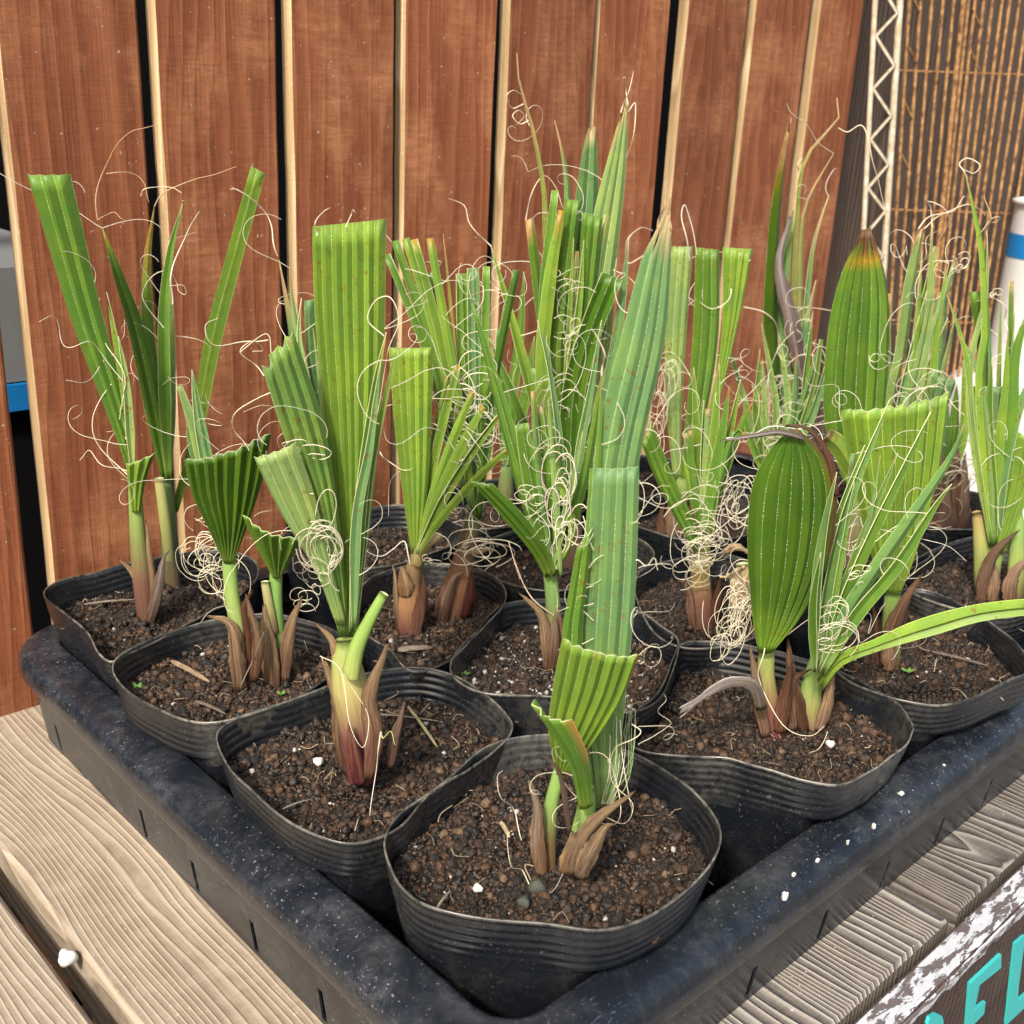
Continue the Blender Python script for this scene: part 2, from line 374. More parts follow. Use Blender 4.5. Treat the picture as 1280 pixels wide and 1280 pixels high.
while z < .62:
    f = (z + .30) / .92; a = p0 + (p1 - p0) * f; c = q0 + (q1 - q0) * f
    zz.append(a + (c - a) * (.08 if k % 2 == 0 else .92)); k += 1; z += .0205
V, F = tube(np.array(zz), .0019, 6); mesh('zigzag_wire', V, F, M['chrome_worn'], rk, smooth=False)
tops = [1137, 1151, 1165, 1179, 1192.5, 1204.5, 1211, 1219, 1230, 1241, 1253, 1262.5, 1274.5, 1287, 1300, 1313, 1326, 1340]
for i, x in enumerate(tops):
    sl = -.062 - .0006 * (x - 1137)
    a, c = extend(x, 0, x + sl * 280, 280, -.004); bar(a, c, .0017 if i != 5 else .0026, 'rust', 'shelf_wire', 6)
for y in (88, 262, 400):
    a, c = rk_pt(1108, y, -.0066), rk_pt(1345, y + 8, -.0066); bar(a, c, .0012, 'rust', 'cross_wire', 6)
for (x, y0, y1) in ((1137, -10, 60), (1137, 55, 130), (1137, 125, 200), (1137, 190, 265), (1219, 10, 80), (1219, 60, 160)):
    bar(rk_pt(x - .062 * y0 - (0 if x < 1200 else 4), y0, -.004), rk_pt(x + 13 - .062 * y0 - (0 if x < 1200 else 4), y0 + 28, -.004), .0012, 'rust', 'zigzag_wire', 6)

# white tub with the blue stripe, right
tub = thing('white_tub', 'white plastic tub with a blue stripe behind the right end of the tray', 'tub', (.62, YF - .07, -.72))
YT = YF - .06
tl = on_y(1270, 292, YT); bl0 = on_y(1266, 321, YT); foot = on_y(1192, 487, YT); top = on_y(1276, 250, YT)
TR = .075; rgt = np.array([RC[0][0], RC[0][1], 0]); rgt /= np.linalg.norm(rgt); cx, cy = (tl + rgt * TR)[:2]
def lathe(name, zr, mat, n=64):
    a = np.arange(n) * 2 * math.pi / n
    V = np.vstack([np.stack([cx + r * np.cos(a), cy + r * np.sin(a), np.full(n, z)], 1) for z, r in zr])
    return mesh(name, V, grid_faces(len(zr), n, True), M[mat], tub)
lathe('tub_wall', [(foot[2] - .002, TR), (bl0[2], TR), (tl[2], TR), (top[2] - .012, TR), (top[2] - .0062, TR), (top[2] - .006, TR), (top[2] - .004, TR + .003), (top[2], TR + .003), (top[2] + .001, TR - .002), (top[2] - .02, TR - .004)], 'white_enamel')
lathe('band', [(bl0[2], TR + .0006), (tl[2], TR + .0006)], 'blue_band')
lathe('foot', [(-.30, TR + .036), (foot[2] - .012, TR + .036), (foot[2] - .004, TR + .034), (foot[2], TR + .028), (foot[2] + .001, TR - .01)], 'white_enamel')
lathe('pedestal', [(-.72, TR), (-.30, TR)], 'grey_panel')

# ------------------------------------------------------------------ bench
bn = thing('plank_bench', 'weathered plank bench top carrying the seedling tray', 'bench', (.2, .15, -.72))
gaps = [-7.5, -4.35, -1.2, 1.95, 5.1, 8.25, 11.4, 14.55]
YB0, YB1 = -.61 * U, 8.25 * U
for i in range(len(gaps) - 1):
    g0 = .10 if i != 2 else .12
    x0, x1 = (gaps[i] + g0) * U, (gaps[i + 1] - (.12 if i == 1 else .06)) * U
    bev = .0018; prof = [(x0, ZT - .028), (x0, ZT - bev), (x0 + bev, ZT), (x1 - bev, ZT), (x1, ZT - bev), (x1, ZT - .028)]
    ny = 2; ys = [YB0 + rng.uniform(-.0008, .0008), YB1 + rng.uniform(-.003, .003)]
    V = []; 
    for k, (y, ins) in enumerate(((ys[0], .0015), (ys[0] + .0015, 0), (ys[1] - .0015, 0), (ys[1], .0015))):
        V += [(px_, y, pz - (ins if pz > ZT - .02 else 0)) for px_, pz in prof]
    F = [tuple(f[::-1]) for f in grid_faces(4, 6, True)] + [tuple(range(6)), tuple(range(23, 17, -1))]
    pl = mesh('plank', V, F, [M['deck_tan'] if i <= 2 else M['deck_grey'], M['end_grain']], bn, smooth=False, midx=[0] * (len(F) - 2) + [1, 1])
for y in (.03, .30):
    mesh('bearer', box((-.33, y, ZT - .075), (.65, y + .045, ZT - .0285)), BOXF, M['old_board'], bn, smooth=False)
for x in (-.31, .6):
    for y in (.031, .301): mesh('leg', box((x, y, -.72), (x + .043, y + .043, ZT - .0755)), BOXF, M['old_board'], bn, smooth=False)
# lettered board along the front of the bench
sb = thing('lettered_board', 'brown sign board with turquoise letters and a peeling white top edge', 'sign', (.25, -.04, -.25))
by0, by1 = -.655 * U, -.92 * U
mesh('panel', box((-.05, by1, ZT - .17), (.62, by0, ZT - .0052)), BOXF, M['front_brown'], sb, smooth=False)
nx = 120; xs = np.linspace(-.05, .62, nx); V = []
for x in xs:
    j = rng.normal(0, .0003, 4)
    V += [(x, by1 - .0006, ZT - .011 + j[0] * 3), (x, by1 - .0006, ZT - .0062 + j[1]), (x, by1 + .0014, ZT - .0046), (x, by0 - .001, ZT - .0046), (x, by0, ZT - .006)]
mesh('painted_edge', V, [tuple(f) for f in grid_faces(nx, 5)], M['peel'], sb, smooth=False)
YL = by1 - .0015
def letter(pts, name='letter'):
    P = [on_y(x, y, YL) for x, y in pts]; k = len(P); Q = [p + np.array([0, .0014, 0]) for p in P]
    c = sum(P) / k
    F = [tuple(range(k)), tuple(range(2 * k - 1, k - 1, -1))] + [(i, k + i, k + (i + 1) % k, (i + 1) % k) for i in range(k)]
    mesh(name, P + Q, F, M['turquoise'], sb, smooth=False)
def crop(pts): return [(1040 + x * .1875, 1060 + y * .1875) for x, y in pts]
letter(crop([(925, 905), (1130, 710), (1128, 800), (985, 915), (950, 1085), (1025, 1025), (1015, 1105), (935, 1190), (915, 1340), (1080, 1190), (1068, 1280), (880, 1450)]))
letter(crop([(1225, 640), (1290, 585), (1245, 930), (1240, 1025), (1330, 945), (1322, 1030), (1165, 1180)]))
arc = [(700, 1105), (735, 1120), (745, 1160), (735, 1230), (700, 1300), (640, 1370), (560, 1440)]
arc2 = [(530, 1400), (600, 1330), (655, 1260), (668, 1200), (650, 1190), (640, 1180), (655, 1130)]
letter(crop(arc + arc2))
# small white stone lodged in the gap
def rock(c, r, seed, name, mat, parent=None):
    rr = np.random.default_rng(seed); ph = np.linspace(0, math.pi, 9); th = np.arange(14) * 2 * math.pi / 14; V = []
    for p in ph:
        for t_ in th:
            k = 1 + .16 * math.sin(3 * t_ + seed) * math.sin(p) + rr.normal(0, .05)
            V.append((c[0] + r * k * math.sin(p) * math.cos(t_), c[1] + r * 1.1 * k * math.sin(p) * math.sin(t_), c[2] + .85 * r * k * math.cos(p)))
    return mesh(name, V, grid_faces(9, 14, True), M[mat], parent, loc=c)
tag(rock(on_z(84, 1197, ZT - .001) , .0034, 3, 'white_pebble', 'stone'), 'small white pebble wedged in the gap between two tan planks', 'pebble')

# ------------------------------------------------------------------ tray
LX, LY, CR = 12.75 * U, 7.82 * U, .55 * U
tr = thing('seedling_tray', 'black plastic slotted nursery tray with a rolled dusty rim', 'tray', (LX / 2, LY / 2, ZT))
def perimeter(extra=()):
    """(position, outward normal) around the rounded rectangle, with slot edges included"""
    out = []
    def seg(a, b, nrm, cuts):
        a, b = np.array(a, float), np.array(b, float); L = np.linalg.norm(b - a)
        ts = sorted(set(np.round(np.r_[np.linspace(0, L, int(L / .012) + 2)[:-1], cuts], 6)))
        ts = [t_ for t_ in ts if 0 <= t_ < L]
        for t_ in ts: out.append((a + (b - a) * t_ / L, np.array(nrm, float), t_))
    def arc_(c, a0):
        for k in range(10):
            a = a0 + math.pi / 2 * k / 10; nn = np.array([math.cos(a), math.sin(a)]); out.append((np.array(c) + CR * nn, nn, -1))
    sl = .0015
    fr = [x * U for x in np.arange(2.733 - 1.054 * 2, 12.3, 1.054)]; lf = [y * U for y in np.arange(.98, 7.2, 1.0)]
    def cuts(v, o): return [c_ for q in v for c_ in (abs(q - o) - sl, abs(q - o) + sl)]
    seg((CR, 0), (LX - CR, 0), (0, -1), cuts(fr, CR)); arc_((LX - CR, CR), -math.pi / 2)
    seg((LX, CR), (LX, LY - CR), (1, 0), cuts(lf, CR)); arc_((LX - CR, LY - CR), 0)
    seg((LX - CR, LY), (CR, LY), (0, 1), cuts(fr, LX - CR)); arc_((CR, LY - CR), math.pi / 2)
    seg((0, LY - CR), (0, CR), (-1, 0), cuts(lf, LY - CR)); arc_((CR, CR), math.pi)
    return out, fr, lf
per, frs, lfs = perimeter(); P2 = np.array([p for p, _, _ in per]); N2 = np.array([q for _, q, _ in per]); n2 = len(per)
zr = [(.0, -.05), (.004, 0.), (.05, .337), (.11, .82)]
V = np.vstack([np.c_[P2 + N2 * o * U, np.full(n2, z * U)] for o, z in zr]); F = []
for r in range(3):
    for j in range(n2):
        k = (j + 1) % n2
        if r == 1:
            mid = (P2[j] + P2[k]) / 2; ln = np.linalg.norm(P2[k] - P2[j])
            if ln < .0034 and (min(abs(mid[0] - f) for f in frs) < 1e-4 and abs(N2[j][1]) == 1 or min(abs(mid[1] - f) for f in lfs) < 1e-4 and abs(N2[j][0]) == 1): continue
        F.append((r * n2 + j, r * n2 + k, (r + 1) * n2 + k, (r + 1) * n2 + j))
Z0 = np.zeros((len(V), 3))
o = mesh('side_wall', V, F, M['tray_plastic'], tr, smooth=False, colr=Z0)
md = o.modifiers.new('thick', 'SOLIDIFY'); md.thickness = .0009; md.offset = -1
prof = [(.085, .715), (.155, .69), (.18, .70), (.205, .80), (.212, .90), (.185, .985), (.11, 1.04), (.0, 1.06), (-.11, 1.066), (-.195, 1.066), (-.222, 1.055), (-.222, 1.035), (-.20, 1.02), (-.06, 1.0), (0., .9), (0., .5)]
pr = catmull(np.array(prof), 40)
V = np.vstack([np.c_[P2 + N2 * o_ * U + 0 * P2, np.full(n2, z * U) + .0003 * np.sin(P2[:, 0] * 31 + P2[:, 1] * 27)] for o_, z in pr])
dirt = np.zeros((len(V), 3)); kk = np.repeat(np.arange(len(pr)), n2)
dirt[:, 0] = np.where((kk > 1) & (kk < 4), .15, 0) + np.where(np.abs(pr[kk, 0] + .215) < .02, .25, 0)
mesh('rim', V, grid_faces(len(pr), n2, True)[:, ::-1], M['tray_plastic'], tr, colr=dirt)
c0 = np.array([[LX / 2, LY / 2]]); V = np.vstack([np.c_[P2 - N2 * .001, np.full(n2, ZT + .0006)], np.c_[P2 - N2 * .001, np.full(n2, ZT + .002)]])
F = [tuple(range(n2)), tuple(range(2 * n2 - 1, n2 - 1, -1))]
mesh('floor', V, F, M['dark_void'], tr, smooth=False, colr=np.zeros((len(V), 3)))
# dried splashes on the rim
for i, (x, y, s_) in enumerate([(982, 1118, 4), (1022, 1075, 3), (992, 1093, 3), (1092, 1031, 3), (1126, 992, 4.5), (1060, 1052, 2.2), (1180, 957, 3)]):
    p = on_z(x, y, 1.055 * U); r_ = np.random.default_rng(i)
    a = np.arange(12) * math.pi / 6; V = [p + np.array([s_ * .00032 * r_.uniform(.5, 1.3) * math.cos(t_), s_ * .00025 * r_.uniform(.5, 1.3) * math.sin(t_), .0004]) for t_ in a]
    V2 = [v * 1 + np.array([0, 0, -.0022]) for v in V]
    mesh('dried_splash', V + V2, [tuple(range(12))] + [(k, 12 + k, 12 + (k + 1) % 12, (k + 1) % 12) for k in range(12)], M['stone'], tr, smooth=False)

# ------------------------------------------------------------------ pots
ZR, ZS = 1.58 * U, 1.30 * U
ico = bpy.data.meshes.new('tmp')
import bmesh
def ico_mesh(sub):
    bm = bmesh.new(); bmesh.ops.create_icosphere(bm, subdivisions=sub, radius=1)
    V = np.array([v.co[:] for v in bm.verts]); F = np.array([[v.index for v in f.verts] for f in bm.faces]); bm.free(); return V, F
IC1, IC2 = ico_mesh(1), ico_mesh(2)
def grains(P, R, C, base, seed):
    r = np.random.default_rng(seed); BV, BF = base; k = len(P); nv = len(BV)
    q = r.normal(size=(k, 4)); q /= np.linalg.norm(q, axis=1)[:, None]; a, b_, c, d = q.T
    M3 = np.stack([1 - 2 * (c * c + d * d), 2 * (b_ * c - a * d), 2 * (b_ * d + a * c), 2 * (b_ * c + a * d), 1 - 2 * (b_ * b_ + d * d), 2 * (c * d - a * b_),
                   2 * (b_ * d - a * c), 2 * (c * d + a * b_), 1 - 2 * (b_ * b_ + c * c)], 1).reshape(k, 3, 3)
    sc = r.uniform(.65, 1.2, (k, 1, 3)); V = BV[None] * sc * (1 + r.normal(0, .17, (k, nv, 1)))
    V = np.einsum('kij,kvj->kvi', M3, V) * R[:, None, None] + P[:, None, :]
    F = (BF[None] + (np.arange(k) * nv)[:, None, None]).reshape(-1, 3)
    return V.reshape(-1, 3), F, np.repeat(C, nv, 0)
def hnoise(x, y, s): return .0012 * (np.sin(x * 190 + s) * np.cos(y * 170 + 2 * s) + .6 * np.sin(x * 410 + y * 330 + s))
POTS = {}
def pot(key, label, rim_px=None, centre=None, half=None, fine=True, seed=0, zs=ZS, white=.5, soil_label=None, zr=ZR):
    nth = 144
    if rim_px is not None:
        C = np.array([on_z(x, y, zr) for x, y in rim_px])[:, :2]; C = catmull(C, nth, True)
    else:
        c = on_z(*centre, zr)[:2]; a = np.arange(nth) * 2 * math.pi / nth; e = 2 / 2.7
        C = c + np.stack([np.sign(np.cos(a)) * np.abs(np.cos(a)) ** e * half[0] * U, np.sign(np.sin(a)) * np.abs(np.sin(a)) ** e * half[1] * U], 1)
        C = C + (C - c) * (.05 * wob(a, seed, 5))[:, None]; C = catmull(C[::4], nth, True)
    area = .5 * np.sum(C[:, 0] * np.roll(C[:, 1], -1) - C[:, 1] * np.roll(C[:, 0], -1))
    if area < 0: C = C[::-1]
    cen = C.mean(0); 
    lo, hi = C.min(0), C.max(0); cen = (lo + hi) / 2
    ang = np.arctan2(C[:, 1] - cen[1], C[:, 0] - cen[0])
    bc = np.clip(cen, [1.02 * U, 1.02 * U], [LX - 1.02 * U, LY - 1.02 * U]); br = .84 * U
    B = bc + br * np.stack([np.cos(ang), np.sin(ang)], 1)
    t = thing('nursery_pot', label, 'pot', (bc[0], bc[1], ZT + .003), 'soft black film pots in the tray')
    z0 = ZT + .0035; H = zr - z0; dz = np.unique(np.r_[np.arange(0, .026, .0006), np.linspace(.026, H, 14)])
    wv = .0011 * wob(ang, seed + 50, 7) + .0004 * wob(ang * 3, seed + 9, 6)
    V = []; D = []
    tan = np.roll(C, -1, 0) - np.roll(C, 1, 0); nor = np.stack([tan[:, 1], -tan[:, 0]], 1); nor /= np.linalg.norm(nor, axis=1)[:, None]
    for d in dz:
        f = d / H; s = f ** 1.35
        rib = (.55 + .45 * np.clip(wob(ang + d * 8, seed + 77, 6), -1, 1)) * .00024 * math.sin(d / .0031 * 2 * math.pi) * (1 if d < .016 else max(.12, 1 - (d - .016) / .005)) if d > .0012 else 0.0003 * np.ones(nth)
        dent = .0012 * wob(ang + d * 20, seed + 21, 9) * math.sin(math.pi * min(1, f * 1.2)) * .6
        X = C * (1 - s) + B * s + nor * (rib + dent)[:, None] if not np.isscalar(rib + dent) else C * (1 - s) + B * s
        # keep the film inside the tray walls and off its rim
        if zr - d < 1.18 * U: X = np.clip(X, [.25 * U, .25 * U], [LX - .25 * U, LY - .25 * U])
        V.append(np.c_[X, zr - d + wv * (1 - f)])
        D.append((.55 + .35 * wob(ang * 2, seed + 31, 9) if d < .0008 else np.zeros(nth)) + np.full(nth, .0 if d < .0008 else max(0, .03 - d * 3)) + np.clip(.30 * wob(ang, seed + 3, 8) - .05, 0, 1) * (d < .022))
    V = np.vstack(V); dc = np.zeros((len(V), 3)); dc[:, 0] = np.clip(np.concatenate(D), 0, 1)
    o = mesh('film_wall', V, grid_faces(len(dz), nth, True)[:, ::-1], M['pot_film'], t, colr=dc)
    md = o.modifiers.new('film', 'SOLIDIFY'); md.thickness = .0006; md.offset = -1
    mesh('pot_base', np.c_[B, np.full(nth, z0)], [tuple(range(nth))], M['pot_film'], t, smooth=False, colr=np.zeros((nth, 3)))
    # soil
    r = np.random.default_rng(seed + 100); s_ = ((zr - zs) / H) ** 1.35
    S = C * (1 - s_) + B * s_ - nor * .0009
    if zs < 1.18 * U: S = np.clip(S, .26 * U, None)
    scn = S.mean(0); rings = np.linspace(0, 1, 16)
    V = []
    for q in rings:
        xy = scn + (S - scn) * q; V.append(np.c_[xy, zs - .0015 + hnoise(xy[:, 0], xy[:, 1], seed)])
    cb = np.array([.018, .011, .007]); sV = np.vstack(V); sF = grid_faces(16, nth, True); sF = np.vstack([sF[:, [0, 1, 2]], sF[:, [0, 2, 3]]])
    sC = np.tile(cb, (len(sV), 1))
    n = 8000 if fine else 3200
    # keep granules even in area
    i = r.integers(0, nth, n); q = np.sqrt(r.uniform(0, 1, n)) * .985
    xy = scn + (S[i] + (np.roll(S, -1, 0)[i] - S[i]) * r.uniform(0, 1, n)[:, None] - scn) * q[:, None]
    R = np.where(r.uniform(size=n) < .07, r.uniform(.0012, .0022, n), r.uniform(.00028, .00095, n)) * (1 if fine else 1.15)
    Pz = zs - .0015 + hnoise(xy[:, 0], xy[:, 1], seed) + R * r.uniform(.1, .75, n)
    k = r.uniform(0, 1, (n, 1)) ** 1.8; Cc = np.array([.012, .0072, .0045]) * (1 - k) + np.array([.10, .052, .026]) * k
    k2 = r.uniform(size=n); Cc[k2 > .955] = [.15, .095, .05]; Cc[k2 < .10] = [.012, .010, .009]
    wn = k2 > (1 - .03 * white); Cc[wn] = [.55, .54, .50]; R[wn] = np.minimum(R[wn] * .7, .0011)
    hb = Bag()
    for q_ in range(46 if fine else 16):
        i_ = r.integers(n); a_ = r.uniform(0, 6.28); L_ = r.uniform(.0025, .008); b0 = np.r_[xy[i_], zs + .001]; dv = np.array([math.cos(a_), math.sin(a_), r.uniform(-.1, .45)]) * L_; bend = r.normal(0, .18, 3) * L_
        hv, hf = tube(catmull(np.array([b0, b0 + dv * .5 + bend, b0 + dv]), 7), r.uniform(.00010, .00026), 4); hb.add(hv, hf, np.array([.42, .33, .22]) * r.uniform(.35, 1.35))
    gV, gF, gC = grains(np.c_[xy, Pz], R, Cc, IC2 if fine else IC1, seed)
    so = mesh('potting_soil', np.vstack([sV, gV] + hb.V), np.vstack([sF, gF + len(sV), np.vstack([np.vstack(hb.F)[:, [0, 1, 2]], np.vstack(hb.F)[:, [0, 2, 3]]]) + len(sV) + len(gV)]), M['soil'], None, colr=np.vstack([sC, gC] + hb.C), loc=(scn[0], scn[1], zs))
    tag(so, soil_label or ('crumbly dark brown potting soil inside the ' + label.split(' pot ')[0] + ' pot ' + label.split(' pot ')[1])[:110], 'soil', kind='stuff')
    POTS[key] = dict(c=scn, z=zs, S=S, t=t)
    return t
pot('A', 'round film pot in the tray corner by the lettered board, with two small leaf stubs',
    [(481, 1049), (502, 1014), (557, 976), (604, 936), (651, 920), (710, 918), (764, 930), (815, 951), (862, 983), (893, 1018), (901, 1049), (885, 1084), (850, 1119), (803, 1147), (752, 1160), (674, 1153), (596, 1147), (538, 1135), (506, 1115), (489, 1088)], seed=1, soil_label='gritty dark brown soil around the two small leaf stubs in the corner pot')
pot('B', 'film pot next to the tray corner pot, with one thick maroon bulb',
    [(271, 924), (279, 909), (307, 893), (354, 878), (410, 857), (460, 843), (510, 834), (557, 840), (597, 862), (632, 890), (640, 912), (619, 937), (572, 968), (535, 993), (497, 1032), (447, 1050), (400, 1044), (354, 1021), (316, 987), (285, 956)], seed=2, soil_label='dark crumbly soil around the thick maroon bulb')
pot('C', 'film pot along the tray short side holding two dark green fan leaves',
    [(141, 836), (150, 819), (187, 800), (225, 785), (277, 772), (330, 768), (375, 774), (415, 785), (432, 805), (425, 830), (395, 855), (350, 880), (300, 899), (262, 904), (225, 896), (187, 879), (155, 858)], seed=3, soil_label='dark soil with straw bits around the two fan leaf plants')
pot('D', 'crumpled film pot in the tray corner against the fence, folded on one side',
    [(55, 744), (64, 732), (90, 721), (124, 714), (187, 699), (240, 690), (290, 690), (320, 702), (318, 725), (290, 750), (240, 775), (190, 800), (157, 815), (139, 824), (122, 812), (110, 788), (86, 770), (64, 756)], seed=4, fine=False, soil_label='dark soil in the crumpled corner pot against the fence')
pot('E', 'wide film pot holding the oval dark leaf plant beside the long rim',
    [(780, 915), (795, 890), (825, 865), (842, 820), (852, 804), (880, 800), (936, 806), (990, 818), (1046, 837), (1115, 872), (1140, 900), (1140, 915), (1130, 932), (1090, 961), (1050, 979), (1010, 976), (958, 962), (899, 946), (840, 943), (795, 933)], seed=5, soil_label='brown soil around the oval dark leaf plant')
pot('F', 'film pot holding the bright zigzag cut fan beside the long rim',
    [(1043, 834), (1040, 815), (1050, 780), (1070, 755), (1095, 740), (1149, 734), (1201, 752), (1252, 788), (1285, 822), (1290, 838), (1252, 856), (1218, 872), (1173, 880), (1132, 875), (1098, 865), (1063, 851)], seed=6, white=1., soil_label='brown soil below the bright zigzag cut fan')
pot('H', 'film pot in the middle of the tray with white grit on its soil',
    [(563, 838), (569, 817), (594, 790), (622, 758), (660, 748), (720, 748), (788, 762), (830, 785), (848, 803), (840, 840), (822, 875), (782, 889), (730, 876), (680, 869), (613, 868), (575, 855)], seed=7, white=5., soil_label='dark soil strewn with white grit in the middle pot')
pot('I', 'film pot holding two brown orange stumps with a straight cut fan',
    [(440, 760), (455, 730), (490, 712), (540, 703), (590, 708), (625, 725), (632, 750), (610, 780), (590, 800), (560, 825), (525, 838), (505, 832), (485, 808), (455, 787)], seed=8, soil_label='dark soil around the two brown orange stumps')
pot('J', 'film pot holding the tangle wrapped yellow stem behind the oval leaf',
    [(795, 745), (800, 715), (840, 697), (900, 693), (960, 712), (985, 745), (975, 775), (930, 800), (870, 808), (820, 792)], seed=9, fine=False, soil_label='soil below the tangle wrapped yellow stem')
pot('G', 'film pot with two tan husked green stems near the white tub',
    [(1130, 725), (1137, 703), (1180, 680), (1230, 670), (1290, 680), (1330, 710), (1310, 750), (1260, 772), (1200, 762), (1150, 745)], seed=10, fine=False, soil_label='soil around the two tan husked green stems')
pot('K', 'film pot behind the white grit pot in the second row from the fence', centre=(705, 692), half=(1.15, .95), seed=11, fine=False, soil_label='soil in the pot behind the white grit pot')
pot('L', 'film pot against the fence behind the two brown orange stumps', centre=(470, 668), half=(1.15, .92), seed=12, fine=False, soil_label='soil in the fence side pot behind the brown orange stumps')
pot('O', 'film pot against the fence behind the tall blue green cluster', centre=(640, 626), half=(1.15, .9), seed=13, fine=False, soil_label='soil in the fence side pot behind the tall blue green cluster')
pot('N', 'film pot below the broad split leaf near the fence', centre=(880, 640), half=(1.15, .92), seed=14, fine=False, soil_label='soil below the broad split leaf')
pot('P', 'film pot against the fence behind the broad split leaf', centre=(800, 592), half=(1.15, .85), seed=15, fine=False, soil_label='soil in the fence side pot behind the broad split leaf')
pot('M', 'film pot below the tall brown tipped leaf', centre=(1055, 682), half=(1.15, .95), seed=16, fine=False, soil_label='soil below the tall brown tipped leaf')
pot('Q', 'film pot holding the hairy brown trunk base near the white tub', centre=(1180, 632), half=(1.1, .92), seed=17, fine=False, soil_label='soil around the hairy brown trunk base')
pot('R', 'film pot below the dried grey purple leaf near the fence', centre=(1030, 592), half=(1.1, .9), seed=18, fine=False, soil_label='soil below the dried grey purple leaf')

